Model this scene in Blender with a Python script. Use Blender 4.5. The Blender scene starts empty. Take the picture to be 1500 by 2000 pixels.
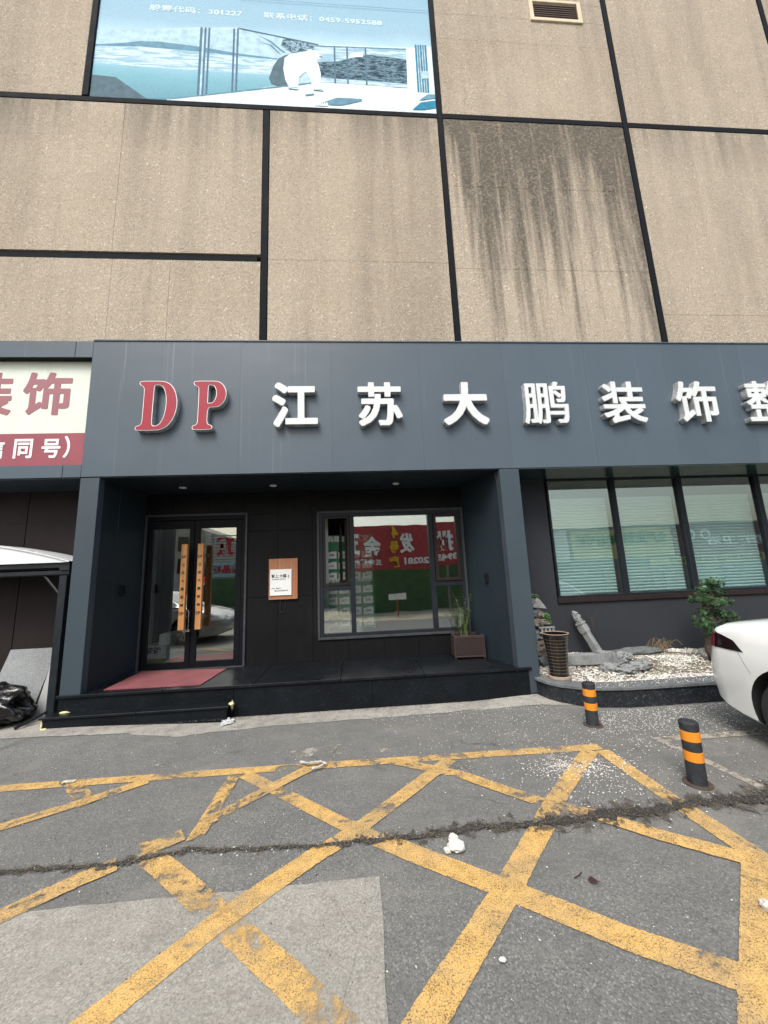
import bpy, bmesh, math, random
import numpy as np
from mathutils import Vector, Matrix, noise
R = math.radians
rnd = random.Random(7)
scene = bpy.context.scene
COL = scene.collection

# ------------------------------------------------------------------ camera
YAW, PITCH, ROLL, F = R(4.2126), R(9.5895), R(-2.3575), 722.0
CAM = Vector((0, -4.5375, 1.5))
fwd = Vector((math.sin(YAW)*math.cos(PITCH), math.cos(YAW)*math.cos(PITCH), math.sin(PITCH)))
rgt = Vector((math.cos(YAW), -math.sin(YAW), 0)); up = rgt.cross(fwd)
r2 = math.cos(ROLL)*rgt + math.sin(ROLL)*up; u2 = -math.sin(ROLL)*rgt + math.cos(ROLL)*up
cam_d = bpy.data.cameras.new('camera'); cam = bpy.data.objects.new('camera', cam_d); COL.objects.link(cam)
m = Matrix.Identity(4)
for i in range(3): m[i][0], m[i][1], m[i][2], m[i][3] = r2[i], u2[i], -fwd[i], CAM[i]
cam.matrix_world = m
cam_d.sensor_fit = 'VERTICAL'; cam_d.sensor_height = 24.0; cam_d.lens = F/2000*24.0
cam_d.clip_start = .02; cam_d.clip_end = 600
scene.camera = cam

# ------------------------------------------------------------------ sky and sun
SUN_EL, SUN_AZ = R(52), R(205)        # azimuth clockwise from +Y: behind the photographer, a little to the left
world = bpy.data.worlds.new('World'); scene.world = world; world.use_nodes = True
nt = world.node_tree; nt.nodes.clear()
sky = nt.nodes.new('ShaderNodeTexSky'); sky.sky_type = 'NISHITA'; sky.sun_disc = False
sky.sun_elevation = SUN_EL; sky.sun_rotation = SUN_AZ; sky.air_density = 1.6; sky.dust_density = 5.0; sky.ozone_density = 1.0
hs = nt.nodes.new('ShaderNodeHueSaturation'); hs.inputs['Saturation'].default_value = .75
bg = nt.nodes.new('ShaderNodeBackground'); bg.inputs['Strength'].default_value = .13
wo = nt.nodes.new('ShaderNodeOutputWorld')
nt.links.new(sky.outputs[0], hs.inputs['Color']); nt.links.new(hs.outputs[0], bg.inputs['Color']); nt.links.new(bg.outputs[0], wo.inputs['Surface'])
sl = bpy.data.lights.new('sun', 'SUN'); sl.energy = 1.3; sl.angle = R(24); sl.color = (1, .98, .95)
so = bpy.data.objects.new('sun', sl); COL.objects.link(so)
sd = Vector((math.sin(SUN_AZ)*math.cos(SUN_EL), math.cos(SUN_AZ)*math.cos(SUN_EL), math.sin(SUN_EL)))
so.rotation_euler = sd.to_track_quat('Z', 'Y').to_euler(); so.location = sd*60
vs = scene.view_settings; vs.view_transform = 'Standard'; vs.look = 'None'; vs.gamma = 1; vs.exposure = 0.8
vs.use_curve_mapping = False
scene.render.engine = 'CYCLES'
scene.cycles.max_bounces = 8; scene.cycles.transparent_max_bounces = 16

# ------------------------------------------------------------------ materials
class NT:
    def __init__(s, name):
        s.m = bpy.data.materials.new(name); s.m.use_nodes = True; s.t = s.m.node_tree; s.t.nodes.clear()
        s.out = s.n('ShaderNodeOutputMaterial'); s.b = s.n('ShaderNodeBsdfPrincipled'); s.l(s.b.outputs[0], s.out.inputs[0])
        s.tc = s.n('ShaderNodeTexCoord').outputs['Object']
    def n(s, k, **kw):
        x = s.t.nodes.new(k)
        for a, v in kw.items(): setattr(x, a, v)
        return x
    def l(s, a, b): s.t.links.new(a, b)
    def mapv(s, sc=(1, 1, 1), loc=(0, 0, 0), rot=(0, 0, 0), src=None):
        x = s.n('ShaderNodeMapping'); x.inputs['Scale'].default_value = sc; x.inputs['Location'].default_value = loc; x.inputs['Rotation'].default_value = rot
        s.l(src or s.tc, x.inputs[0]); return x.outputs[0]
    def noise(s, scale, detail=4, rough=.55, dist=0, src=None):
        x = s.n('ShaderNodeTexNoise'); x.inputs['Scale'].default_value = scale; x.inputs['Detail'].default_value = detail
        x.inputs['Roughness'].default_value = rough; x.inputs['Distortion'].default_value = dist
        s.l(src or s.tc, x.inputs['Vector']); return x.outputs[0]
    def voro(s, scale, feature='F1', src=None, rand=1, out=0):
        x = s.n('ShaderNodeTexVoronoi'); x.feature = feature; x.inputs['Scale'].default_value = scale; x.inputs['Randomness'].default_value = rand
        s.l(src or s.tc, x.inputs['Vector']); return x.outputs[out]
    def ramp(s, fac, *st, interp='LINEAR'):
        x = s.n('ShaderNodeValToRGB'); cr = x.color_ramp; cr.interpolation = interp
        while len(cr.elements) < len(st): cr.elements.new(.5)
        for e, (p, c) in zip(cr.elements, st):
            e.position = p; e.color = (c, c, c, 1) if isinstance(c, (int, float)) else (*c, 1)
        s.l(fac, x.inputs[0]); return x.outputs[0]
    def mix(s, fac, a, b, mode='MIX'):
        x = s.n('ShaderNodeMix', data_type='RGBA', blend_type=mode)
        for sock, v in ((x.inputs[0], fac), (x.inputs[6], a), (x.inputs[7], b)):
            if isinstance(v, (int, float)): sock.default_value = v
            elif isinstance(v, tuple): sock.default_value = (*v, 1)
            else: s.l(v, sock)
        return x.outputs[2]
    def math(s, op, a, b=0, c=0):
        x = s.n('ShaderNodeMath', operation=op)
        for i, v in enumerate((a, b, c)):
            if isinstance(v, (int, float)): x.inputs[i].default_value = v
            else: s.l(v, x.inputs[i])
        return x.outputs[0]
    def rand(s): return s.n('ShaderNodeObjectInfo').outputs['Random']
    def sep(s, src=None):
        x = s.n('ShaderNodeSeparateXYZ'); s.l(src or s.tc, x.inputs[0]); return x.outputs
    def set(s, **kw):
        for k, v in kw.items():
            i = s.b.inputs[{'color': 'Base Color', 'rough': 'Roughness', 'metal': 'Metallic', 'coat': 'Coat Weight', 'spec': 'Specular IOR Level', 'alpha': 'Alpha', 'trans': 'Transmission Weight'}.get(k, k)]
            if isinstance(v, tuple): i.default_value = (*v, 1)
            elif isinstance(v, (int, float)): i.default_value = v
            else: s.l(v, i)
    def bump(s, h, strength=.5, dist=.01):
        x = s.n('ShaderNodeBump'); x.inputs['Strength'].default_value = strength; x.inputs['Distance'].default_value = dist
        s.l(h, x.inputs['Height']); s.l(x.outputs[0], s.b.inputs['Normal'])

def mul(c, k): return tuple(min(1, v*k) for v in c)
def pm(name, c, rough=.5, metal=0, var=.15, scale=6, bump=0, bscale=60, bd=.003, spec=.5, coat=0, stretch=(1, 1, 1)):
    t = NT(name); src = t.mapv(stretch)
    n = t.noise(scale, 6, .6, src=src)
    t.set(color=t.ramp(n, (.3, mul(c, 1-var)), (.7, mul(c, 1+var))), metal=metal, spec=spec, coat=coat)
    t.set(rough=t.ramp(n, (.3, max(0, rough-.06)), (.7, min(1, rough+.06))))
    if bump: t.bump(t.noise(bscale, 4, src=src), bump, bd)
    return t.m

def m_render(stain, name):
    t = NT(name)
    fl = t.noise(24, 2, .5, .9); fl2 = t.noise(70, 2, .5, .8); brk = t.noise(48, 2, .5)
    big = t.noise(.9, 4, .6); mid = t.noise(3.5, 4, .6)
    base = t.ramp(big, (.3, (.405, .338, .262)), (.7, (.495, .422, .335)))
    base = t.mix(t.math('MULTIPLY', t.rand(), .30), base, (.45, .40, .335))
    base = t.mix(t.math('MULTIPLY', mid, .30), base, (.33, .29, .235))
    rid = t.ramp(t.math('ABSOLUTE', t.math('SUBTRACT', fl, .5)), (.012, 1), (.05, 0))
    fleck = t.math('MULTIPLY', rid, t.ramp(t.math('MULTIPLY_ADD', mid, .5, brk), (.60, 0), (.70, 1)))
    base = t.mix(t.math('MULTIPLY', fleck, .78), base, (.74, .68, .57))
    pit = t.ramp(t.math('MULTIPLY_ADD', fl2, .5, t.math('MULTIPLY', brk, .5)), (.38, 1), (.46, 0))
    base = t.mix(t.math('MULTIPLY', pit, .6), base, (.20, .165, .13))
    z = t.sep()[2]
    st = t.noise(1, 5, .62, .4, src=t.mapv((1.7, 1.7, .13), loc=(3.1, 0, .7))); st2 = t.noise(1, 5, .6, .2, src=t.mapv((8, 8, .35)))
    if stain > .5:   # heavy black run marks that start under the ledge at z 8.9 and thin out downwards
        fade = t.ramp(t.math('MULTIPLY_ADD', z, .235, -1.10), (0, .52), (.4, .78), (1, 1.16))
        thr = t.math('ADD', t.math('MULTIPLY_ADD', st2, .62, st), t.math('MULTIPLY_ADD', fade, .5, -.58))
        k = t.ramp(thr, (.50, 0), (.72, 1)); k = t.math('MULTIPLY', k, t.ramp(fl, (.35, 1), (.7, .62)))
        base = t.mix(t.math('MULTIPLY', k, .95), base, (.085, .078, .066))
    else:
        k = t.ramp(t.math('MULTIPLY_ADD', st2, .3, st), (.58, 0), (.85, 1))
        base = t.mix(t.math('MULTIPLY', k, stain), base, (.12, .105, .085))
        k3 = t.math('MULTIPLY', t.ramp(t.math('MULTIPLY_ADD', z, .6, -4.75), (.0, 0), (.55, 1)), t.ramp(t.math('MULTIPLY_ADD', z, -30, 267), (0, 0), (1, 1)))
        k3 = t.math('MULTIPLY', k3, t.ramp(t.math('MULTIPLY_ADD', st2, .5, st), (.62, 0), (.85, 1)))
        base = t.mix(t.math('MULTIPLY', k3, .55), base, (.13, .12, .10))
        ru = t.ramp(t.noise(1, 3, .5, src=t.mapv((5, 5, .9), loc=(9, 0, 4))), (.74, 0), (.8, 1))
        base = t.mix(t.math('MULTIPLY', ru, .35), base, (.30, .17, .07))
    t.set(color=base, rough=.9, spec=.2)
    t.bump(t.math('MULTIPLY_ADD', fl2, .5, fleck), .8, .012)
    return t.m

def m_fascia(name, c=(.064, .088, .114)):
    t = NT(name)
    s1 = t.noise(1, 5, .65, .1, src=t.mapv((22, 22, .35))); s2 = t.noise(1, 4, .6, .1, src=t.mapv((3.2, 3.2, .12), loc=(4, 0, 2)))
    g = t.noise(260, 2, .5); z = t.sep()[2]
    base = t.mix(t.noise(1.4, 4), mul(c, .84), mul(c, 1.14)); base = t.mix(t.math('MULTIPLY', t.rand(), .35), base, mul(c, 1.25))
    k = t.math('MULTIPLY', t.ramp(s1, (.58, 0), (.72, 1)), t.ramp(s2, (.5, 0), (.66, 1)))
    base = t.mix(t.math('MULTIPLY', k, .65), base, (.26, .29, .32))
    k2 = t.math('MULTIPLY', t.ramp(s1, (.30, 1), (.42, 0)), t.ramp(s2, (.36, 1), (.48, 0)))
    base = t.mix(t.math('MULTIPLY', k2, .45), base, mul(c, .45))
    base = t.mix(t.math('MULTIPLY', g, .2), base, mul(c, 1.6))
    t.set(color=base, rough=.42, spec=.32); t.bump(t.noise(1.6, 2), .35, .02)
    return t.m

def m_asphalt():
    t = NT('asphalt')
    a = t.voro(150, out=1); v = t.voro(150); n1 = t.noise(.55, 6, .6); n2 = t.noise(4, 6, .65); fine = t.noise(300, 3, .65)
    sh = t.n('ShaderNodeSeparateColor'); t.l(a, sh.inputs[0])
    st = t.ramp(sh.outputs[0], (.08, (.100, .106, .107)), (.5, (.165, .172, .170)), (.86, (.215, .219, .212)), (.97, (.33, .33, .315)))
    base = t.mix(t.ramp(n1, (.35, .1), (.65, .6)), st, (.185, .183, .170))
    base = t.mix(t.ramp(n2, (.35, .35), (.62, 0)), base, (.098, .102, .102))
    base = t.mix(t.ramp(t.noise(1.3, 6, .7, .8, src=t.mapv((1, 2.2, 1), loc=(2.2, 5, 0))), (.54, 0), (.70, .55)), base, (.25, .245, .225))
    base = t.mix(t.ramp(t.noise(2.7, 5, .65, .5, src=t.mapv(loc=(8, 1, 0))), (.62, 0), (.74, .55)), base, (.075, .077, .078))
    sp = t.ramp(t.voro(1.7, src=t.mapv(loc=(.3, .1, 0))), (.02, .6), (.05, 0)); base = t.mix(t.math('MULTIPLY', sp, t.noise(30, 3)), base, (.03, .03, .03))
    w = t.n('ShaderNodeVectorMath', operation='ADD'); nn = t.n('ShaderNodeTexNoise'); nn.inputs['Scale'].default_value = 5; nn.inputs['Detail'].default_value = 5; t.l(t.tc, nn.inputs[0])
    sc = t.n('ShaderNodeVectorMath', operation='SCALE'); t.l(nn.outputs[1], sc.inputs[0]); sc.inputs['Scale'].default_value = .35; t.l(t.tc, w.inputs[0]); t.l(sc.outputs[0], w.inputs[1])
    ck = t.math('MULTIPLY', t.ramp(t.voro(.75, 'DISTANCE_TO_EDGE', src=w.outputs[0]), (.0, 1), (.0035, 0)), t.ramp(t.noise(.8, 3, src=t.mapv(loc=(3, 7, 0))), (.53, 0), (.62, 1)))
    base = t.mix(t.math('MULTIPLY', ck, .5), base, (.03, .03, .03))
    base = t.mix(t.math('MULTIPLY', fine, .25), base, (.07, .07, .07))
    t.set(color=base, rough=.9, spec=.2)
    t.bump(t.math('ADD', t.math('MULTIPLY', ck, -1.5), t.math('ADD', t.math('MULTIPLY', v, -.5), t.math('MULTIPLY', fine, .4))), .8, .005)
    return t.m

def m_concrete(name, c, pits=True, dirt=.35, dcol=(.09, .08, .065)):
    t = NT(name)
    n1 = t.noise(1.7, 6, .65, .5); n2 = t.noise(9, 6, .7); f = t.noise(120, 4, .75); v = t.voro(80); pr = t.noise(36, 3, .6)
    base = t.ramp(n1, (.3, mul(c, .78)), (.7, mul(c, 1.15)))
    base = t.mix(t.math('MULTIPLY', t.ramp(n2, (.48, 0), (.68, 1)), dirt), base, dcol)
    base = t.mix(t.ramp(f, (.38, .6), (.55, 0)), base, mul(c, .35))
    base = t.mix(t.ramp(f, (.56, 0), (.68, .5)), base, mul(c, 1.7))
    if pits:
        p = t.math('MULTIPLY', t.ramp(v, (.10, 1), (.22, 0)), t.ramp(pr, (.5, 0), (.6, 1)))
        base = t.mix(t.math('MULTIPLY', p, .75), base, mul(c, .22))
    if pits:
        base = t.mix(t.ramp(t.noise(.9, 5, .65, .6, src=t.mapv(loc=(6, 2, 0))), (.50, 0), (.68, .45)), base, mul(c, .62))
        hc = t.math('MULTIPLY', t.ramp(t.voro(1.1, 'DISTANCE_TO_EDGE', src=t.mapv(loc=(.2, .9, 0))), (.0, 1), (.004, 0)), t.ramp(t.noise(2, 3), (.5, 0), (.6, 1)))
        base = t.mix(t.math('MULTIPLY', hc, .6), base, mul(c, .25))
    t.set(color=base, rough=.92, spec=.2); t.bump(t.math('ADD', f, t.math('MULTIPLY', v, .3)), .7, .004)
    return t.m

def m_paint(name, c, wear=.5, seed=0, sc=1.0):
    """Road paint: worn through where the grit shows."""
    t = NT(name)
    f = t.noise(150, 3, .7); n1 = t.noise(2.6*sc, 5, .7, .5, src=t.mapv(loc=(seed*3.7, seed*1.3, 0))); n2 = t.noise(16, 5, .7, .4, src=t.mapv(loc=(seed, 0, 0)))
    v = t.voro(170)
    col = t.mix(t.ramp(n2, (.3, 0), (.7, 1)), mul(c, .76), mul(c, 1.12))
    col = t.mix(t.ramp(f, (.38, .6), (.6, 0)), col, mul(c, .45))
    col = t.mix(t.ramp(n1, (.35, 0), (.75, .6)), col, (.34, .27, .18))
    gr = t.noise(1.2, 5, .7, .5, src=t.mapv((1, 3, 1), loc=(seed, 4, 0))); col = t.mix(t.ramp(gr, (.5, 0), (.72, .45)), col, (.22, .20, .17))
    t.set(color=col, rough=.8, spec=.3)
    w = t.math('ADD', t.math('MULTIPLY', n1, .75), t.math('ADD', t.math('MULTIPLY', n2, .35), t.math('MULTIPLY', f, .22)))
    al = t.ramp(w, (.60+.22*(1-wear), 1), (.66+.22*(1-wear), 0))
    grit = t.ramp(t.math('ADD', f, t.math('MULTIPLY', n2, .4)), (.58, .38), (.67, 1))
    t.set(alpha=t.math('MULTIPLY', al, grit)); t.bump(f, .5, .003)
    return t.m

def m_glass(name, tint, r0=.16, wav=.0, power=4, wsc=1.3):
    t = NT(name); t.t.nodes.remove(t.b)
    tr = t.n('ShaderNodeBsdfTransparent'); tr.inputs[0].default_value = (*tint, 1)
    gl = t.n('ShaderNodeBsdfGlossy'); gl.inputs['Roughness'].default_value = .004; gl.inputs[0].default_value = (.97, 1, .99, 1)
    lw = t.n('ShaderNodeLayerWeight'); lw.inputs[0].default_value = .5
    p = t.math('POWER', lw.outputs['Facing'], power); fac = t.math('MULTIPLY_ADD', p, 1-r0, r0)
    mx = t.n('ShaderNodeMixShader'); t.l(fac, mx.inputs[0]); t.l(tr.outputs[0], mx.inputs[1]); t.l(gl.outputs[0], mx.inputs[2]); t.l(mx.outputs[0], t.out.inputs[0])
    if wav:
        b = t.n('ShaderNodeBump'); b.inputs['Strength'].default_value = 1; b.inputs['Distance'].default_value = wav
        t.l(t.noise(wsc, 2, .4), b.inputs['Height']); t.l(b.outputs[0], gl.inputs['Normal'])
    return t.m

def m_streaky(name, c, c2, rough=.45, spec=.5, fac=.5):
    t = NT(name)
    s1 = t.noise(1, 5, .65, .2, src=t.mapv((14, 14, .8))); n = t.noise(2.2, 5, .65)
    k = t.math('MULTIPLY', t.ramp(s1, (.5, 0), (.75, 1)), t.ramp(n, (.4, 0), (.7, 1)))
    t.set(color=t.mix(t.math('MULTIPLY', k, fac), t.mix(n, mul(c, .8), mul(c, 1.2)), c2), spec=spec)
    t.set(rough=t.ramp(n, (.3, rough-.08), (.7, rough+.12))); t.bump(t.noise(90, 3), .12, .002)
    return t.m

def m_marble(name, c, vein, rough=.3, spec=.4):
    t = NT(name)
    d = t.noise(3, 4, .6); w = t.n('ShaderNodeVectorMath', operation='ADD'); t.l(t.tc, w.inputs[0]); t.l(t.n('ShaderNodeTexNoise').outputs[1], w.inputs[1])
    v = t.voro(7, 'DISTANCE_TO_EDGE', src=w.outputs[0]); v2 = t.noise(30, 5, .7, 1.2)
    k = t.math('MULTIPLY', t.ramp(v, (.0, 1), (.03, 0)), t.ramp(v2, (.5, 0), (.6, 1)))
    base = t.mix(t.ramp(d, (.3, 0), (.7, 1)), mul(c, .7), mul(c, 1.4))
    base = t.mix(t.ramp(t.noise(60, 4, .7), (.62, 0), (.72, .3)), base, vein)
    t.set(color=t.mix(k, base, vein), rough=rough, spec=spec); t.bump(v2, .05, .002)
    return t.m

def m_wood(name, c, rough=.5, ax=(30, 30, 1.2)):
    t = NT(name); w = t.noise(1, 6, .65, .6, src=t.mapv(ax))
    t.set(color=t.ramp(w, (.3, mul(c, .55)), (.5, c), (.7, mul(c, 1.25))), rough=rough); t.bump(w, .15, .002)
    return t.m

def m_carpaint(name, c):
    t = NT(name); n = t.noise(3, 3)
    t.set(color=t.mix(n, mul(c, .97), c), rough=.28, coat=1.0, spec=.5); t.b.inputs['Coat Roughness'].default_value = .04
    return t.m

M = {}
M['render'] = m_render(.32, 'pebbledash_beige'); M['render_stained'] = m_render(.9, 'pebbledash_stained')
M['fascia'] = m_fascia('composite_panel_blue_grey'); M['pillar'] = m_fascia('composite_panel_pillar', (.040, .056, .072))
M['reveal'] = m_streaky('reveal_panel_navy', (.014, .0235, .032), (.03, .04, .05), .5, .3, .4)
M['soffit_gloss'] = pm('soffit_gloss_reflection_tint', (.022, .045, .045), .16, 0, .15, 3, spec=.9)  # glossy; base colour tinted teal to imitate the reflected green windows
M['joint'] = pm('joint_metal_dark', (.006, .008, .012), .85, 0, spec=.15)
M['black_void'] = pm('gap_black', (.004, .004, .005), .9)
M['tile'] = m_streaky('wall_tile_black', (.0075, .0078, .0092), (.030, .029, .028), .5, .12, .3)
M['granite'] = m_streaky('granite_black', (.0065, .0085, .011), (.04, .045, .05), .3, .22, .5)
M['granite_rough'] = m_marble('granite_riser', (.006, .008, .0105), (.04, .045, .05), .55, .1)
M['marble'] = m_marble('marble_black_veined', (.010, .013, .018), (.36, .37, .36), .4)
M['coping'] = m_concrete('coping_stone', (.16, .175, .185), False, .5, (.05, .05, .05))
M['stucco'] = pm('stucco_charcoal', (.020, .0235, .031), .85, 0, .12, 3, .9, 110, .008)
M['frame'] = pm('window_frame_grey', (.016, .020, .027), .45, .1, .15, 8, spec=.2)
M['frame_brown'] = pm('sash_frame_brown', (.026, .019, .018), .45, .1, .15, 8, spec=.2)
M['frame_black'] = pm('door_frame_black', (.006, .007, .010), .5, 0, .15, 8, spec=.12)
M['trim'] = pm('trim_dusty', (.032, .036, .042), .6, 0, .4, 12)
M['glass'] = m_glass('glass_clear', (.88, .91, .90), .30, .0022)
M['glass_door'] = m_glass('glass_door_clear', (.90, .93, .92), .27, .0009)
M['glass_green'] = m_glass('glass_green', (.86, .95, .94), .19, .0016)
M['blind'] = pm('blind_white', (.58, .64, .64), .55, 0, .06, 3)
M['asphalt'] = m_asphalt()
M['conc'] = m_concrete('concrete_patch', (.335, .328, .295), True, .2)
M['strip'] = m_concrete('concrete_dirty', (.36, .35, .32), False, .6, (.12, .11, .09))
M['yellow'] = [m_paint('yellow_paint_%d' % i, (.68, .435, .145), w, i+1) for i, w in enumerate((.45, .58, .74, .95))]
M['white_paint'] = m_paint('white_paint', (.42, .41, .37), .62, 9, 3)
M['scuff_solid'] = pm('dried_mortar', (.46, .42, .34), .9, 0, .3, 40)
M['scuff'] = m_paint('pale_scuff', (.40, .39, .36), .98, 7, 3)
M['spill'] = m_paint('white_spill', (.72, .71, .68), .85, 5, 4)
M['soil'] = pm('crack_dirt', (.030, .028, .025), .95, 0, .5, 40, .6, 200, .005)
M['gravel'] = pm('white_gravel', (.56, .55, .51), .85, 0, .45, 30)
M['gravel_bed'] = pm('gravel_bed', (.27, .24, .19), .95, 0, .45, 16, 1, 160, .02)
M['chip'] = pm('white_chip', (.62, .61, .57), .8, 0, .3, 30)
M['grit'] = pm('dark_grit', (.10, .095, .085), .9, 0, .5, 60)
M['mat'] = pm('red_mat', (.20, .060, .068), .85, 0, .2, 5, .6, 300, .002)
M['letter_white'] = m_streaky('letter_white', (.60, .64, .66), (.36, .36, .34), .45, .4, .55)
M['letter_side'] = pm('letter_side_steel', (.40, .42, .43), .4, .35, .35, 14)
M['letter_red'] = pm('letter_red', (.29, .012, .034), .65, 0, .06, 4)
M['sign_white'] = m_streaky('sign_white_aged', (.62, .68, .62), (.40, .44, .34), .5, .4, .5)
M['sign_maroon'] = pm('sign_maroon', (.25, .055, .08), .6, 0, .12, 3)
M['sign_rose'] = pm('sign_rose_letters', (.27, .10, .125), .5, 0, .08, 3)
M['white'] = pm('white_plain', (.80, .82, .82), .6, 0, .03, 3)
M['brown_wall'] = m_streaky('brown_wall_panel', (.022, .017, .0175), (.034, .029, .03), .55, .15, .5)
M['wood'] = m_wood('wood_board', (.36, .155, .075)); M['wood_handle'] = m_wood('wood_handle', (.46, .22, .075))
M['ink'] = pm('black_ink', (.012, .012, .012), .6)
M['steel'] = pm('steel', (.45, .46, .47), .3, .9, .1, 10)
M['red'] = pm('red_plain', (.45, .02, .03), .5)
M['carton'] = pm('carton_white', (.62, .66, .66), .7, 0, .06, 4); M['carton_brown'] = pm('carton_brown', (.25, .17, .10), .8)
M['ochre'] = pm('carton_band', (.30, .27, .03), .7)
M['room'] = pm('room_wall', (.07, .072, .07), .8); M['room_floor'] = pm('room_floor', (.16, .15, .13), .35)
M['mint'] = pm('mint_panel', (.50, .58, .56), .6)
M['green'] = pm('board_green', (.02, .19, .085), .5, 0, .08, 3)
M['rubber'] = pm('rubber_black', (.020, .023, .028), .7, 0, .55, 26, .3, 120, .002)
M['orange'] = m_streaky('reflective_orange', (.68, .25, .02), (.30, .12, .03), .4, .5, .7)
M['rust'] = pm('rusty_steel', (.07, .05, .04), .8, .2, .4, 40)
M['wicker'] = pm('wicker_brown', (.035, .022, .022), .5, 0, .25, 30)
M['stem'] = pm('stem_green', (.14, .20, .06), .6, 0, .25, 20)
M['leaf'] = pm('leaf_green', (.05, .10, .022), .55, 0, .4, 9)
M['leaf_pine'] = pm('bonsai_needles', (.032, .078, .030), .6, 0, .6, 14)
M['leaf_tip'] = pm('bonsai_needles_fresh', (.085, .17, .055), .6, 0, .5, 14)
M['bark'] = pm('bark', (.06, .045, .035), .9, 0, .4, 30, .9, 60, .01)
M['glaze'] = pm('glazed_black', (.010, .008, .008), .14, 0, .3, 8, coat=.6)
M['gold'] = pm('gold_line', (.13, .10, .055), .6, 0)
M['clay'] = pm('clay_rim', (.30, .22, .165), .8, 0, .2, 20)
M['stone'] = m_concrete('carved_stone', (.27, .285, .29), False, .7, (.10, .105, .11))
M['stone_dark'] = m_concrete('rough_stone', (.15, .165, .165), False, .6, (.05, .055, .05))
M['rock'] = m_concrete('rockery_stone', (.20, .17, .145), False, .6, (.05, .045, .04))
M['moss'] = pm('moss', (.04, .10, .03), .9, 0, .5, 40, .8, 80, .01)
M['dry'] = pm('dry_grass', (.20, .15, .085), .9, 0, .3, 20)
M['bag_black'] = pm('bag_black', (.007, .007, .008), .18, 0, .2, 8, .6, 22, .02, coat=.3)
M['bag_white'] = pm('bag_white', (.55, .57, .58), .4, 0, .1, 8, .4, 40, .01)
M['foam'] = pm('foam_yellow', (.62, .60, .33), .8, 0, .15, 30, .8, 60, .01)
M['board_grey'] = m_concrete('cement_board', (.27, .29, .30), False, .2)
M['plank_white'] = pm('plank_white', (.34, .35, .36), .6, 0, .1, 3); M['plank_beige'] = pm('plank_beige', (.24, .23, .20), .7, 0, .12, 3)
M['poly'] = pm('polycarbonate', (.70, .73, .76), .25, 0, .05, 3)
M['shelter'] = pm('shelter_steel', (.012, .017, .022), .42, .2, .2, 10)
M['car_white'] = m_carpaint('car_white', (.80, .82, .81)); M['car_silver'] = m_carpaint('car_silver', (.30, .30, .29))
M['car_glass'] = m_glass('car_glass', (.10, .12, .12), .12)
M['lamp_red'] = pm('lamp_red', (.13, .004, .010), .08, 0, .3, 6, coat=.6); M['lamp_dark'] = pm('lamp_dark', (.014, .006, .008), .08, 0, .2, 6, coat=.6)
M['tyre'] = pm('tyre', (.022, .023, .025), .75, 0, .2, 20, .3, 60, .003); M['arch'] = pm('arch_liner', (.010, .011, .013), .9)
M['alloy'] = pm('alloy', (.52, .54, .55), .3, .8, .05, 5)
M['vent'] = pm('vent_frame', (.58, .50, .36), .6, 0, .12, 8); M['louvre'] = pm('vent_louvre', (.19, .145, .13), .6)
M['leafdead'] = pm('dead_leaf', (.045, .016, .022), .6)

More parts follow.
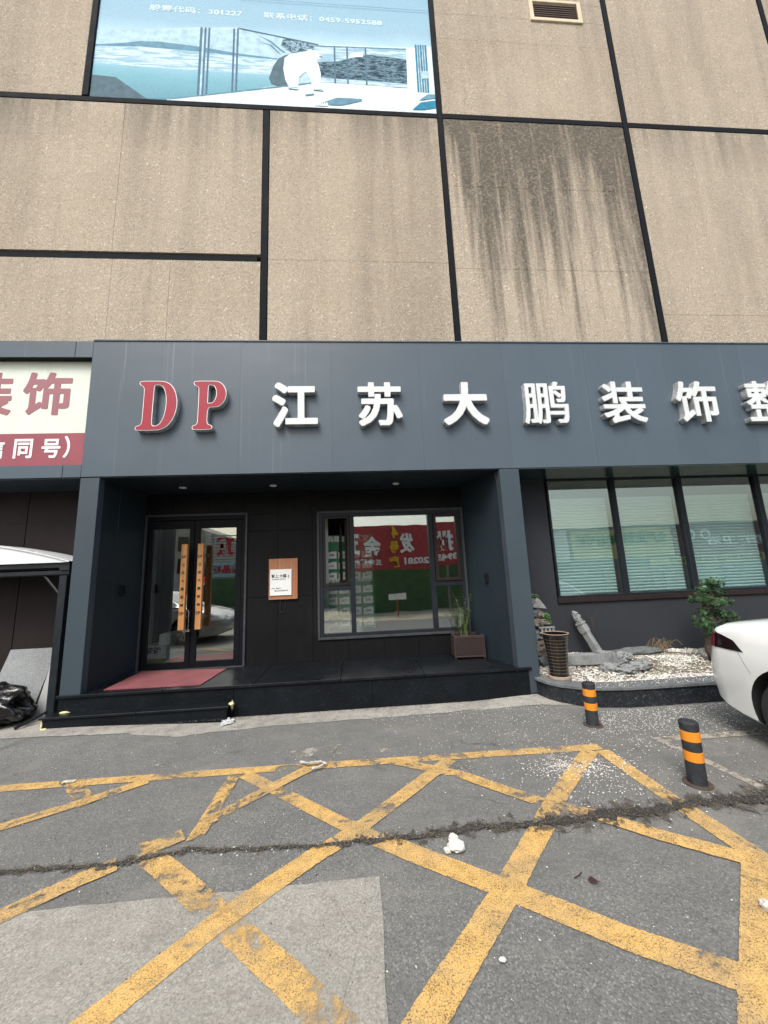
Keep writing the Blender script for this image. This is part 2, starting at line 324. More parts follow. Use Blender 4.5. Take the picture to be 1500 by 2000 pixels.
# ------------------------------------------------------------------ mesh helpers
class MB:
    def __init__(s): s.v = []; s.f = []; s.mi = []
    def add(s, vs, fs, mi=0):
        b = len(s.v); s.v += [tuple(v) for v in vs]; s.f += [tuple(b+i for i in f) for f in fs]; s.mi += [mi]*len(fs); return s
    def box(s, x0, x1, y0, y1, z0, z1, mi=0, mat=None):
        vs = [Vector((x, y, z)) for z in (z0, z1) for y in (y0, y1) for x in (x0, x1)]
        if mat is not None: vs = [mat @ v for v in vs]
        return s.add(vs, [(0, 2, 3, 1), (4, 5, 7, 6), (0, 1, 5, 4), (2, 6, 7, 3), (0, 4, 6, 2), (1, 3, 7, 5)], mi)
    def prism(s, pts, a0, a1, axis='z', mi=0):
        n = len(pts); f = {'z': lambda p, a: (p[0], p[1], a), 'y': lambda p, a: (p[0], a, p[1]), 'x': lambda p, a: (a, p[0], p[1])}[axis]
        vs = [f(p, a0) for p in pts]+[f(p, a1) for p in pts]
        return s.add(vs, [tuple(range(n))[::-1], tuple(range(n, 2*n))]+[(i, (i+1) % n, n+(i+1) % n, n+i) for i in range(n)], mi)
    def tube(s, pts, r, n=6, mi=0, cap=True):
        pts = [Vector(p) for p in pts]; rs = r if isinstance(r, (list, tuple)) else [r]*len(pts); vs = []
        for i, p in enumerate(pts):
            d = (pts[min(i+1, len(pts)-1)]-pts[max(i-1, 0)]).normalized()
            a = d.orthogonal().normalized() if i == 0 else (a-d*a.dot(d)).normalized()
            b = d.cross(a)
            vs += [p+rs[i]*(math.cos(2*math.pi*k/n)*a+math.sin(2*math.pi*k/n)*b) for k in range(n)]
        fs = [(i*n+k, i*n+(k+1) % n, (i+1)*n+(k+1) % n, (i+1)*n+k) for i in range(len(pts)-1) for k in range(n)]
        if cap: fs += [tuple(range(n))[::-1], tuple(range((len(pts)-1)*n, len(pts)*n))]
        return s.add(vs, fs, mi)
    def lathe(s, prof, n=24, mi=0, c=(0, 0, 0), axis='z', cap=True):
        vs = []
        for r, z in prof:
            for k in range(n):
                a = 2*math.pi*k/n; x, y = r*math.cos(a), r*math.sin(a)
                vs.append((c[0]+x, c[1]+y, c[2]+z) if axis == 'z' else (c[0]+z, c[1]+x, c[2]+y))
        fs = [(i*n+k, i*n+(k+1) % n, (i+1)*n+(k+1) % n, (i+1)*n+k) for i in range(len(prof)-1) for k in range(n)]
        if cap == 'ring': fs += [((len(prof)-1)*n+k, (len(prof)-1)*n+(k+1) % n, (k+1) % n, k) for k in range(n)]; return s.add(vs, fs, mi)
        if prof[0][0] > 1e-4: fs.append(tuple(range(n))[::-1])
        if prof[-1][0] > 1e-4: fs.append(tuple(range((len(prof)-1)*n, len(prof)*n)))
        return s.add(vs, fs, mi)
    def build(s, name, mats, parent=None, bevel=0, smooth=False, **props):
        me = bpy.data.meshes.new(name); me.from_pydata(s.v, [], s.f); me.update()
        for mm in (mats if isinstance(mats, (list, tuple)) else [mats]): me.materials.append(mm)
        me.polygons.foreach_set('material_index', s.mi)
        bm = bmesh.new(); bm.from_mesh(me)
        bmesh.ops.recalc_face_normals(bm, faces=bm.faces)
        if bevel: bmesh.ops.bevel(bm, geom=[e for e in bm.edges if len(e.link_faces) == 2 and e.calc_face_angle() > .5], offset=bevel, segments=1, affect='EDGES', profile=.5)
        bm.to_mesh(me); bm.free()
        if smooth: me.shade_smooth() if smooth is True else me.polygons.foreach_set('use_smooth', [True]*len(me.polygons))
        if smooth == 'auto': me.set_sharp_from_angle(angle=R(40))
        return link(name, me, parent, **props)

def link(name, me, parent=None, **props):
    o = bpy.data.objects.new(name, me); COL.objects.link(o)
    if parent is not None:
        o.parent = parent
        if parent.type == 'EMPTY': o.location = -parent.location      # the mesh is written in world coordinates
    for k, v in props.items(): o[k] = v
    return o
def thing(name, label, cat, loc=(0, 0, 0), group=None):
    o = bpy.data.objects.new(name, None); o.empty_display_size = .1; COL.objects.link(o); o.location = loc
    o['label'] = label; o['category'] = cat
    if group: o['group'] = group
    return o
def tag(o, label, cat, group=None):
    o['label'] = label; o['category'] = cat
    if group: o['group'] = group
    return o
def copy_tree(o, parent=None, loc=None, label=None):
    c = o.copy(); COL.objects.link(c)
    if parent is not None: c.parent = parent
    if loc is not None: c.location = loc
    if label: c['label'] = label
    for ch in [x for x in bpy.data.objects if x.parent == o]: copy_tree(ch, c)
    return c
def box(name, mat, parent, x0, x1, y0, y1, z0, z1, bevel=0, **p): return MB().box(x0, x1, y0, y1, z0, z1).build(name, mat, parent, bevel, **p)

def curve_mesh(splines=None, text=None, size=1, offset=0, extrude=0, align='LEFT', space=1.0, res=3):
    """Flat lettering as a mesh in the XY plane, extruded along Z."""
    if text is not None:
        cu = bpy.data.curves.new('t', 'FONT'); cu.body = text; cu.size = size; cu.align_x = align; cu.space_character = space; cu.resolution_u = res
    else:
        cu = bpy.data.curves.new('t', 'CURVE'); cu.dimensions = '2D'; cu.fill_mode = 'BOTH'
        for pts in splines:
            sp = cu.splines.new('POLY'); sp.points.add(len(pts)-1); sp.use_cyclic_u = True
            for q, p in zip(sp.points, pts): q.co = (p[0], p[1], 0, 1)
    cu.offset = offset; cu.extrude = extrude
    o = bpy.data.objects.new('t', cu); COL.objects.link(o); bpy.context.view_layer.update()
    me = bpy.data.meshes.new_from_object(o.evaluated_get(bpy.context.evaluated_depsgraph_get()))
    bpy.data.objects.remove(o); bpy.data.curves.remove(cu)
    return me
def bounds(me):
    a = np.empty(len(me.vertices)*3); me.vertices.foreach_get('co', a); a = a.reshape(-1, 3); return a.min(0), a.max(0)
def upright(me, x, y, z, w=None, h=None, fit=True, back=False, depth_to=None):
    """Stand lettering up so that it faces -Y (or +Y when back) with its lower left corner at x, z; scaled to w by h."""
    lo, hi = bounds(me); sx = w/(hi[0]-lo[0]) if w else 1; sy = h/(hi[1]-lo[1]) if h else 1
    if w and not h: sy = sx
    if h and not w: sx = sy
    me.transform(Matrix.Translation((-lo[0], -lo[1], -lo[2])))
    me.transform(Matrix.Diagonal((sx, sy, 1, 1)))
    if back: me.transform(Matrix(((-1, 0, 0, x), (0, 0, 1, y), (0, 1, 0, z), (0, 0, 0, 1))))
    else: me.transform(Matrix(((1, 0, 0, x), (0, 0, -1, y), (0, 1, 0, z), (0, 0, 0, 1))))
    return me
def text_obj(name, text, mat, parent, x, y, z, w=None, h=None, bold=0.0, depth=.001, back=False, space=1.0, res=2, **p):
    me = curve_mesh(text=text, size=1, offset=bold, extrude=depth/2, space=space, res=res); me.materials.append(mat)
    return link(name, upright(me, x, y, z, w, h, back=back), parent, **p)

def trace(mask):
    """Closed outlines of a smoothed boolean image by marching squares, in pixel units."""
    f = mask.astype(float)
    for _ in range(2):
        g = np.pad(f, 1); f = (g[:-2, 1:-1]+g[2:, 1:-1]+g[1:-1, :-2]+g[1:-1, 2:]+4*f)/8
    h, w = f.shape; seg = {}
    def ip(a, b, fa, fb): u = (.5-fa)/(fb-fa); return (round(a[0]+(b[0]-a[0])*u, 5), round(a[1]+(b[1]-a[1])*u, 5))
    T = {1: [(3, 0)], 2: [(0, 1)], 3: [(3, 1)], 4: [(1, 2)], 5: [(3, 2), (1, 0)], 6: [(0, 2)], 7: [(3, 2)], 8: [(2, 3)], 9: [(2, 0)], 10: [(0, 3), (2, 1)], 11: [(2, 1)], 12: [(1, 3)], 13: [(1, 0)], 14: [(0, 3)]}
    b = f > .5; code = b[:-1, :-1]*1+b[:-1, 1:]*2+b[1:, 1:]*4+b[1:, :-1]*8
    for j, i in zip(*np.nonzero((code > 0) & (code < 15))):
        P = [(i, j), (i+1, j), (i+1, j+1), (i, j+1)]; V = [f[j, i], f[j, i+1], f[j+1, i+1], f[j+1, i]]
        E = lambda e: ip(P[e], P[(e+1) % 4], V[e], V[(e+1) % 4]) if e in (0, 1) else ip(P[(e+1) % 4], P[e], V[(e+1) % 4], V[e])
        for a_, b_ in T[int(code[j, i])]: seg[E(a_)] = E(b_)
    loops = []
    while seg:
        k, v = seg.popitem(); lp = [k]
        while v != k and v in seg: lp.append(v); v = seg.pop(v)
        if len(lp) > 8: loops.append(lp)
    return loops
def simplify(lp, eps):
    def rdp(p):
        a, b = np.array(p[0]), np.array(p[-1]); d = b-a; L = np.hypot(*d); q = np.array(p)
        if len(p) < 3: return p
        dist = np.abs(d[0]*(q[:, 1]-a[1])-d[1]*(q[:, 0]-a[0]))/L if L > 1e-9 else np.hypot(q[:, 0]-a[0], q[:, 1]-a[1])
        i = int(dist.argmax()); return [p[0], p[-1]] if dist[i] < eps else rdp(p[:i+1])[:-1]+rdp(p[i:])
    h = len(lp)//2; return rdp(lp[:h+1])[:-1]+rdp(lp[h:]+[lp[0]])[:-1]
GC = {}
def bold_glyph(ch, r, N=230):
    """Outlines of a character thickened by r (fraction of its height), unit square."""
    if ch not in GC:
        me = curve_mesh(text=ch, size=1, res=4); lo, hi = bounds(me); sc = N/max(hi[0]-lo[0], hi[1]-lo[1]); pad = 16
        W_, H_ = int((hi[0]-lo[0])*sc)+2*pad, int((hi[1]-lo[1])*sc)+2*pad; mk = np.zeros((H_, W_), bool); me.calc_loop_triangles()
        co = [((v.co.x-lo[0])*sc+pad, (v.co.y-lo[1])*sc+pad) for v in me.vertices]
        for t in me.loop_triangles:
            (ax, ay), (bx_, by_), (cx_, cy_) = [co[i] for i in t.vertices]
            x0, x1, y0, y1 = int(min(ax, bx_, cx_)), int(max(ax, bx_, cx_))+2, int(min(ay, by_, cy_)), int(max(ay, by_, cy_))+2
            X, Y = np.meshgrid(np.arange(x0, x1), np.arange(y0, y1))
            e = [(bx_-ax)*(Y-ay)-(by_-ay)*(X-ax), (cx_-bx_)*(Y-by_)-(cy_-by_)*(X-bx_), (ax-cx_)*(Y-cy_)-(ay-cy_)*(X-cx_)]
            mk[y0:y1, x0:x1] |= (np.minimum.reduce(e) >= -1e-6) | (np.maximum.reduce(e) <= 1e-6)
        bpy.data.meshes.remove(me); GC[ch] = mk
    mk = GC[ch]; R_ = r*N; out = mk.copy(); k = int(math.ceil(R_))
    for dy in range(-k, k+1):
        for dx in range(-k, k+1):
            if max(abs(dx), abs(dy))*.93 <= R_ and dx*dx+dy*dy <= R_*R_*1.5: out |= np.roll(np.roll(mk, dy, 0), dx, 1)
    return [[(x/N, y/N) for x, y in simplify(lp, .45)] for lp in trace(out)]
def glyph_obj(name, ch, r, mat, parent, x, y, z, w, h, ext, box_from=None):
    """Solid bold character; x, z, w, h are measured on the outline thickened by box_from so that face and body line up."""
    spl = bold_glyph(ch, r); ref = spl if box_from is None else bold_glyph(ch, box_from)
    xs_ = [p[0] for l in ref for p in l]; zs_ = [p[1] for l in ref for p in l]; lx, lz = min(xs_), min(zs_); sx, sz = w/(max(xs_)-lx), h/(max(zs_)-lz)
    me = curve_mesh(splines=[[((p[0]-lx)*sx, (p[1]-lz)*sz) for p in l] for l in spl], extrude=ext); me.materials.append(mat)
    me.transform(Matrix(((1, 0, 0, x), (0, 0, -1, y), (0, 1, 0, z), (0, 0, 0, 1)))); return link(name, me, parent)

def rect_minus(r, holes):
    out = [r]
    for h in holes:
        nxt = []
        for (x0, x1, z0, z1) in out:
            hx0, hx1, hz0, hz1 = h
            if hx1 <= x0 or hx0 >= x1 or hz1 <= z0 or hz0 >= z1: nxt.append((x0, x1, z0, z1)); continue
            if hz0 > z0: nxt.append((x0, x1, z0, hz0))
            if hz1 < z1: nxt.append((x0, x1, hz1, z1))
            a, b = max(z0, hz0), min(z1, hz1)
            if hx0 > x0: nxt.append((x0, hx0, a, b))
            if hx1 < x1: nxt.append((hx1, x1, a, b))
        out = nxt
    return [q for q in out if q[1]-q[0] > .012 and q[3]-q[2] > .012]
def lump(rx, ry, rz, seed, sub=3, amp=.25, sc=1.5, rot=None, c=(0, 0, 0), flat=None, amp2=0, sc2=5):
    bm = bmesh.new(); bmesh.ops.create_icosphere(bm, subdivisions=sub, radius=1)
    for v in bm.verts:
        n = noise.noise(v.co*sc+Vector((seed*7.3, seed*1.9, 0)))*amp+(noise.noise(v.co*sc2+Vector((seed, 3, 1)))*amp2 if amp2 else 0)
        v.co = v.co*(1+n); v.co = Vector((v.co.x*rx, v.co.y*ry, v.co.z*rz))
        if rot: v.co = rot @ v.co
        v.co += Vector(c)
        if flat is not None and v.co.z < flat: v.co.z = flat
    vs = [tuple(v.co) for v in bm.verts]; fs = [tuple(v.index for v in f.verts) for f in bm.faces]; bm.free()
    return vs, fs

# ------------------------------------------------------------------ ground
def sstep(a, b, x): t = max(0, min(1, (x-a)/(b-a))); return t*t*(3-2*t)
def gz(x, y):
    return (.055*sstep(-1.2, -3.2, x)+.03*sstep(1.2, 2.0, x))*sstep(-.95, -.3, y)
def axis_pts(lo, hi, a, b, step):
    p = [lo, lo*.4+a*.6]+list(np.arange(a, b+1e-6, step))+[hi*.4+b*.6, hi]; return sorted(set(round(float(q), 4) for q in p))
def grid_sheet(xs, ys, dz=0):
    mb = MB(); n = len(xs)
    mb.add([(x, y, gz(x, y)+dz) for y in ys for x in xs], [(j*n+i, j*n+i+1, (j+1)*n+i+1, (j+1)*n+i) for j in range(len(ys)-1) for i in range(n-1)])
    return mb
ground = grid_sheet(axis_pts(-150, 150, -5, 6, .25), axis_pts(-150, 60, -3.25, .75, .125)).build('ground', M['asphalt'], kind='structure')

def wob(a, b, amp, f, seed): return amp*noise.noise(Vector((a*f, b*f, seed)))+amp*.5*noise.noise(Vector((a*f*4, b*f*4, seed+5)))
def poly_sheet(fx, x0, x1, step, y1f, dz, ysub=6):
    """Sheet between y=fx(x) (front, ragged) and y=y1f(x)."""
    mb = MB(); xs = list(np.arange(x0, x1+1e-6, step)); n = len(xs); rows = []
    for j in range(ysub+1):
        for x in xs:
            y = fx(x)+(y1f(x)-fx(x))*j/ysub; rows.append((x, y, gz(x, y)+dz))
    mb.add(rows, [(j*n+i, j*n+i+1, (j+1)*n+i+1, (j+1)*n+i) for j in range(ysub) for i in range(n-1)])
    return mb
def strip_front(x):
    pts = [(-9, -.30), (-3.6, -.32), (-2.9, -.36), (-2.35, -.36), (-1.85, -.46), (-1.1, -.33), (.2, -.31), (1.1, -.27), (1.6, -.30), (2.1, -.36), (2.35, -.40)]
    for a, b in zip(pts, pts[1:]):
        if a[0] <= x <= b[0]: return a[1]+(b[1]-a[1])*(x-a[0])/(b[0]-a[0])+wob(x, 0, .035, 3, 2)
    return -.35
poly_sheet(strip_front, -7, 2.3, .05, lambda x: .62 if x < -3.2 else .05, .004, 8).build('concrete_strip', M['strip'], kind='structure')
# concrete patch, lower left
patch = poly_sheet(lambda x: -7.5+0*x, -9, .06, .06, lambda x: -2.395+wob(x, 0, .012, 4, 3)+(-.0 if x > -2 else 0), .004, 20)
patch.v = [(x+(.02*noise.noise(Vector((y*5, 0, 1))) if x > 0 else 0), y, z) for x, y, z in patch.v]
patch.build('concrete_patch', M['conc'], kind='structure')

def ribbon(pts, w, dz, seed, jag=.006, w1=None, gaps=()):
    P = [Vector((p[0], p[1], 0)) for p in pts]; L = [0]
    for a, b in zip(P, P[1:]): L.append(L[-1]+(b-a).length)
    n = max(2, int(L[-1]/.012)); vs = []; fs = []
    for i in range(n+1):
        t = L[-1]*i/n; k = max(j for j in range(len(P)) if L[j] <= t+1e-9); k = min(k, len(P)-2)
        u = (t-L[k])/(L[k+1]-L[k]); p = P[k].lerp(P[k+1], u)
        j0, j1 = max(0, k-1) if u < .3 else k, min(len(P)-1, k+2) if u > .7 else k+1
        d = (P[j1]-P[j0]).normalized(); nn = Vector((-d.y, d.x, 0)); ww = w if w1 is None else w+(w1-w)*i/n
        for sgn, q in ((1, 0), (-1, 9)):
            e = ww/2+jag*.45*noise.noise(Vector((t*5, q, seed)))+jag*.7*noise.noise(Vector((t*60, q, seed+3)))
            v = p+nn*sgn*e; vs.append((v.x, v.y, gz(v.x, v.y)+dz))
    fs = [(2*i, 2*i+1, 2*i+3, 2*i+2) for i in range(n)]
    mb = MB(); mb.add(vs, fs); return mb
LINES = [  # world x, y; width; wear class
    ([(-9, -1.05), (-2.8, -1.20), (-1.02, -1.215), (.79, -1.25), (1.97, -1.275)], .10, 1),
    ([(1.95, -1.34), (1.95, -1.58), (1.965, -2.13)], .115, 1),
    ([(1.968, -2.12), (1.99, -2.49), (1.93, -4.5)], .13, 0),
    ([(2.55, -3.95), (1.40, -3.05), (1.07, -2.85), (.66, -2.55), (.23, -2.25), (.07, -2.13)], .125, 0),
    ([(.05, -2.125), (-.21, -1.91), (-.61, -1.56), (-.93, -1.28)], .105, 1),
    ([(-.5, -3.7), (.18, -3.03), (.66, -2.55), (.93, -2.26), (1.05, -2.135)], .125, 0),
    ([(1.06, -2.11), (1.26, -1.90), (1.61, -1.56), (1.86, -1.33)], .115, 1),
    ([(-2.1, -4.0), (-.97, -2.90), (-.66, -2.55), (-.27, -2.20), (-.17, -2.13)], .12, 0),
    ([(-.16, -2.12), (-.05, -2.03), (.31, -1.68), (.69, -1.30)], .11, 1),
    ([(-3.6, -2.6), (-2.34, -1.71), (-1.99, -1.49), (-1.67, -1.26)], .10, 1),
    ([(1.93, -2.57), (1.28, -3.15), (.5, -3.9)], .13, 0),
    ([(-1.36, -2.00), (-1.12, -2.17), (-.97, -2.29), (-.66, -2.55), (-.32, -2.83), (.5, -3.55)], .125, 2),
    ([(.26, -1.27), (.71, -1.53), (1.14, -1.94), (1.40, -2.10)], .10, 2),
    ([(1.41, -2.11), (1.62, -2.30), (1.93, -2.53)], .105, 0),
    ([(-2.9, -3.3), (-1.72, -2.42), (-1.49, -2.23), (-1.36, -2.14)], .115, 0),
    ([(-1.38, -2.12), (-1.26, -2.05), (-1.10, -1.94)], .12, 2),
    ([(-.99, -1.82), (-.65, -1.47), (-.44, -1.27)], .10, 2),
    ([(-1.01, -1.28), (-1.01, -2.05)], .095, 3),
    ([(-2.25, -1.22), (-1.93, -1.52)], .11, 2),
]
for i, (pts, w, k) in enumerate(LINES):
    ribbon(pts, w, .0055+.00025*i, i*3.1, .007).build('painted_line', M['yellow'][k], ground)
for i, (pts, w) in enumerate([([(2.53, -1.20), (2.58, -1.55), (2.66, -2.25), (2.72, -3.2)], .07), ([(2.50, -1.235), (2.9, -1.235), (5.0, -1.25)], .09), ([(1.7, -1.34), (2.3, -1.25), (2.48, -1.22)], .05)]):
    if i < 2: ribbon(pts, w, 0.0048+.0006*i, 40+i, .02).build('painted_line', M['white_paint'], ground)
for i, (p, w) in enumerate([([(-.62, -1.02), (-.3, -.93), (-.12, -1.0)], .16), ([(.02, -1.08), (.22, -1.05)], .07), ([(1.45, -1.46), (1.9, -1.40)], .22), ([(-1.75, -1.02), (-1.6, -1.0)], .05)]):
    ribbon(p, w, .0046+.0003*i, 60+i, .06).build('worn_scuff', M['scuff'], ground)
# the crack across the yard
CR = [(-4.5, -2.05, .02), (-1.96, -2.12, .02), (-1.3, -2.14, .03), (-1.0, -2.09, .02), (-.34, -2.14, .02), (.13, -2.14, .035), (.43, -2.13, .045), (.75, -2.14, .055), (.98, -2.13, .07), (1.12, -2.115, .11), (1.28, -2.13, .09), (1.45, -2.10, .13), (1.75, -2.11, .11), (2.02, -2.09, .08), (2.25, -2.09, .12), (2.59, -2.05, .14), (3.6, -2.0, .14), (8, -1.8, .12)]
def crack_sheet(dz, k, seed):
    vs = []; fs = []; n = 1400
    for i in range(n+1):
        x = -4.5+12.5*i/n; j = max(q for q in range(len(CR)-1) if CR[q][0] <= x+1e-9); a, b = CR[j], CR[j+1]; u = (x-a[0])/(b[0]-a[0])
        y = a[1]+(b[1]-a[1])*u+wob(x, 0, .03, 2.2, 4); w = (a[2]+(b[2]-a[2])*u)*k*(.80 if x > .9 else 1)
        vs += [(x, y-w/2*(1+1.1*noise.noise(Vector((x*14, 0, seed)))+1.2*noise.noise(Vector((x*60, 0, seed)))), dz), (x, y+w/2*(1+1.1*noise.noise(Vector((x*14, 7, seed)))+1.2*noise.noise(Vector((x*60, 9, seed)))), dz)]
    return MB().add(vs, [(2*i, 2*i+2, 2*i+3, 2*i+1) for i in range(n)])
crack_sheet(.0125, .80, 1).build('pavement_crack', M['soil'], kind='structure')
crack_sheet(.0116, 2.1, 6).build('crack_dirt_edge', m_paint('crack_dirt_worn', (.060, .057, .052), .92, 12, 6), kind='structure')

# loose stones: many small solids in one mesh
OCT = np.array([(1, 0, 0), (-1, 0, 0), (0, 1, 0), (0, -1, 0), (0, 0, 1), (0, 0, -1)], float)
OCF = [(0, 2, 4), (2, 1, 4), (1, 3, 4), (3, 0, 4), (2, 0, 5), (1, 2, 5), (3, 1, 5), (0, 3, 5)]
def stones(name, pos, sizes, mat, rs, kind='stuff', parent=None, flat=.6, **props):
    n = len(pos); rg = np.random.RandomState(rs)
    ang = rg.rand(n)*6.283; sx = sizes*(.7+.8*rg.rand(n)); sy = sizes*(.5+.5*rg.rand(n)); sz = sizes*flat*(.6+.6*rg.rand(n))
    v = OCT[None]*(1+.35*(rg.rand(n, 6, 1)-.5)); v = v*np.stack([sx, sy, sz], 1)[:, None]
    c, s = np.cos(ang)[:, None], np.sin(ang)[:, None]; tilt = (rg.rand(n)-.5)[:, None]*.9
    x = v[:, :, 0]*c-v[:, :, 1]*s; y = v[:, :, 0]*s+v[:, :, 1]*c; z = v[:, :, 2]+x*tilt*.4
    V = np.stack([x, y, z], 2)+np.array(pos)[:, None]; Fc = (np.array(OCF)[None]+np.arange(n)[:, None, None]*6).reshape(-1, 3)
    me = bpy.data.meshes.new(name); me.from_pydata(V.reshape(-1, 3).tolist(), [], Fc.tolist()); me.update(); me.materials.append(mat)
    o = link(name, me, parent, **props)
    if kind: o['kind'] = kind
    return o
rg = np.random.RandomState(3)
def crack_y(x):
    for a, b in zip(CR, CR[1:]):
        if a[0] <= x <= b[0]: u = (x-a[0])/(b[0]-a[0]); return a[1]+(b[1]-a[1])*u+wob(x, 0, .03, 2.2, 4), a[2]+(b[2]-a[2])*u
    return -2.1, .1
P = []; S = []
for i in range(4200):
    x = rg.uniform(-2.2, 3.2); y, w = crack_y(x); P.append((x, y+rg.normal(0, .30*w+.006), .0145)); S.append(rg.uniform(.0015, .0048))
stones('crack_grit', P, np.array(S), M['grit'], 4)
K = rg.rand(len(P)) < .16; stones('crack_debris', [p for p, k in zip(P, K) if k], np.array(S)[K]*1.1, M['dry'], 14)
# white chips spilled over the yard, thickest by the planter
P = []; S = []
def chips(n, f):
    for i in range(n):
        x, y, s = f(); P.append((x, y, gz(x, y)+.004+s*.3)); S.append(s)
def cz(x, y): return -.56 > y or x < 2.05
def f1():
    while 1:
        x = rg.uniform(2.0, 5.2); y = -.60-abs(rg.normal(0, .30))
        if x > 2.2: return x, y, rg.uniform(.0028, .0065)
def f2(): return rg.normal(1.9, .8), -.95+rg.normal(0, .42), rg.uniform(.003, .006)
def f3():
    x, y = rg.normal(1.60, .17), rg.normal(-1.57, .065); return x, y, rg.uniform(.003, .007)
def f4(): return rg.normal(1.75, .35), rg.normal(-1.72, .22), rg.uniform(.003, .0065)
def f5(): return rg.uniform(-3.2, 3), rg.uniform(-3.1, -.4), rg.uniform(.0025, .005)
def f6(): return rg.uniform(.1, 2.1), -.2-abs(rg.normal(0, .2)), rg.uniform(.003, .006)
def f7(): x = rg.uniform(-1.5, .9); return x, crack_y(x)[0]+rg.normal(0, .02), rg.uniform(.003, .008)
chips(2500, f1); chips(900, f2); chips(560, f3); chips(420, f4); chips(420, f5); chips(260, f6); chips(90, f7)
ok = [i for i, p in enumerate(P) if not (p[1] > -.58 and p[0] > 2.15) and not (p[1] > -.02)]
stones('stone_chips', [P[i] for i in ok], np.array(S)[ok], M['chip'], 5)
P = [(rg.uniform(-3.2, 3), rg.uniform(-3.1, -.3), .006) for i in range(500)]
P += [(rg.uniform(-1.4, 2.0), -.012-abs(rg.normal(0, .035)), .012) for i in range(700)]+[(rg.uniform(-3.3, -1.5), -.16-abs(rg.normal(0, .03)), gz(-2.6, -.2)+.008) for i in range(250)]
stones('dark_grit', P, rg.uniform(.002, .006, len(P)), M['grit'], 6)

# ------------------------------------------------------------------ main building
B = thing('shop_building', 'beige pebbledash building with dark blue-grey fascia and recessed black shop entrance', 'building', (0, .5, 0))
YU = .30
def wall_panel(x0, x1, z0, z1, mat='render', holes=()):
    g = .0012
    for (a, b, c, d) in rect_minus((x0, x1, z0, z1), holes):
        box('wall_panel', M[mat], B, a+g, b-g, YU, YU+.16, c+g, d-g, .002)
box('wall_backing', M['soil'], B, -9.5, 11.5, YU+.17, YU+.6, 4.5, 15.0)
for r in [(-9, -3.38, 4.55, 6.10), (-3.38, -2.58, 4.55, 6.10), (-2.58, -1.31, 4.55, 6.10), (-9, -3.40, 6.22, 8.87), (-3.40, -1.31, 6.22, 8.87), (-1.20, 1.50, 4.55, 6.14), (-1.20, 1.50, 6.14, 8.87)]:
    wall_panel(*r)
for r in [(1.60, 4.72, 4.55, 6.05), (1.60, 4.72, 6.05, 7.55), (1.60, 4.72, 7.55, 8.87)]: wall_panel(*r, mat='render_stained')
for r in [(4.83, 7.90, 4.55, 5.30), (4.83, 7.90, 5.30, 8.87), (8.01, 11.2, 4.55, 8.87), (4.83, 7.90, 8.98, 12.2), (4.83, 7.90, 12.2, 15), (8.01, 11.2, 8.98, 15), (-9, -4.06, 8.98, 15), (1.60, 4.72, 12.2, 15), (-3.95, 1.5, 12.6, 15)]:
    wall_panel(*r)
wall_panel(1.60, 4.72, 8.98, 10.6); wall_panel(1.60, 4.72, 10.6, 12.2, holes=[(3.37, 4.27, 11.17, 11.60)])
for (a, b, c, d, y) in [(-1.30, -1.21, 4.55, 8.86, .292), (1.51, 1.59, 4.55, 15, .288), (4.73, 4.82, 4.55, 15, .288), (7.91, 8.0, 4.55, 15, .288), (-4.05, -3.96, 8.98, 15, .288),
                        (-9, 1.51, 8.88, 8.97, .296), (1.59, 4.73, 8.88, 8.97, .296), (4.82, 7.91, 8.88, 8.97, .296), (8.0, 11.2, 8.88, 8.97, .296), (-9, -1.36, 6.11, 6.21, .315)]:
    box('joint_bar', M['joint'], B, a, b, y, YU+.165, c, d, .004)
box('joint_bar', M['black_void'], B, -1.36, -1.31, .36, YU+.165, 6.11, 6.21)
# vent
v = MB()
for r in [(3.34, 3.41, 11.13, 11.63), (4.24, 4.31, 11.13, 11.63), (3.41, 4.24, 11.13, 11.20), (3.41, 4.24, 11.57, 11.63)]: v.box(r[0], r[1], .275, .44, r[2], r[3])
vf = v.build('vent_frame', M['vent'], B, .004)
for i in range(7):
    z = 11.225+i*.05; MB().add([(3.41, .29, z), (4.24, .29, z), (4.24, .36, z+.045), (3.41, .36, z+.045), (3.41, .29, z+.007), (4.24, .29, z+.007), (4.24, .36, z+.052), (3.41, .36, z+.052)],
        [(0, 1, 2, 3), (4, 7, 6, 5), (0, 4, 5, 1), (2, 6, 7, 3), (0, 3, 7, 4), (1, 5, 6, 2)]).build('louvre', M['louvre'], vf)
box('vent_backing', M['black_void'], B, 3.41, 4.24, .40, .43, 11.2, 11.57)
# fascia
FX = [-3.30, -2.45, -1.46, -.29, .88, 2.05, 3.22, 4.39, 5.56, 6.73, 7.9, 9.1, 11.2]
box('fascia_backing', M['black_void'], B, -3.29, 11.2, .012, .28, 2.81, 4.585)
for a, b in zip(FX, FX[1:]): box('fascia_panel', M['fascia'], B, a+.0005, b-.0005, rnd.uniform(0, .0008), .01, 2.803, 4.598)
box('fascia_cap', M['fascia'], B, -3.30, 11.2, -.012, .295, 4.60, 4.615)
# soffit panels over the entrance and over the right-hand window
for a, b in zip([-3.29, -2.05, -.7, .62, 1.88, 3.2, 4.7, 6.2, 7.7, 9.2], [-2.05, -.7, .62, 1.88, 3.2, 4.7, 6.2, 7.7, 9.2, 11.2]):
    box('soffit_panel', M['reveal'] if b < 2 else M['soffit_gloss'], B, a+.003, b-.003, .014, 1.3, 2.790, 2.80)
box('soffit_light_block', M['black_void'], B, -7.6, 11.2, .296, 1.35, 2.802, 2.83)  # unseen box added to block sky light leaking through the soffit gaps
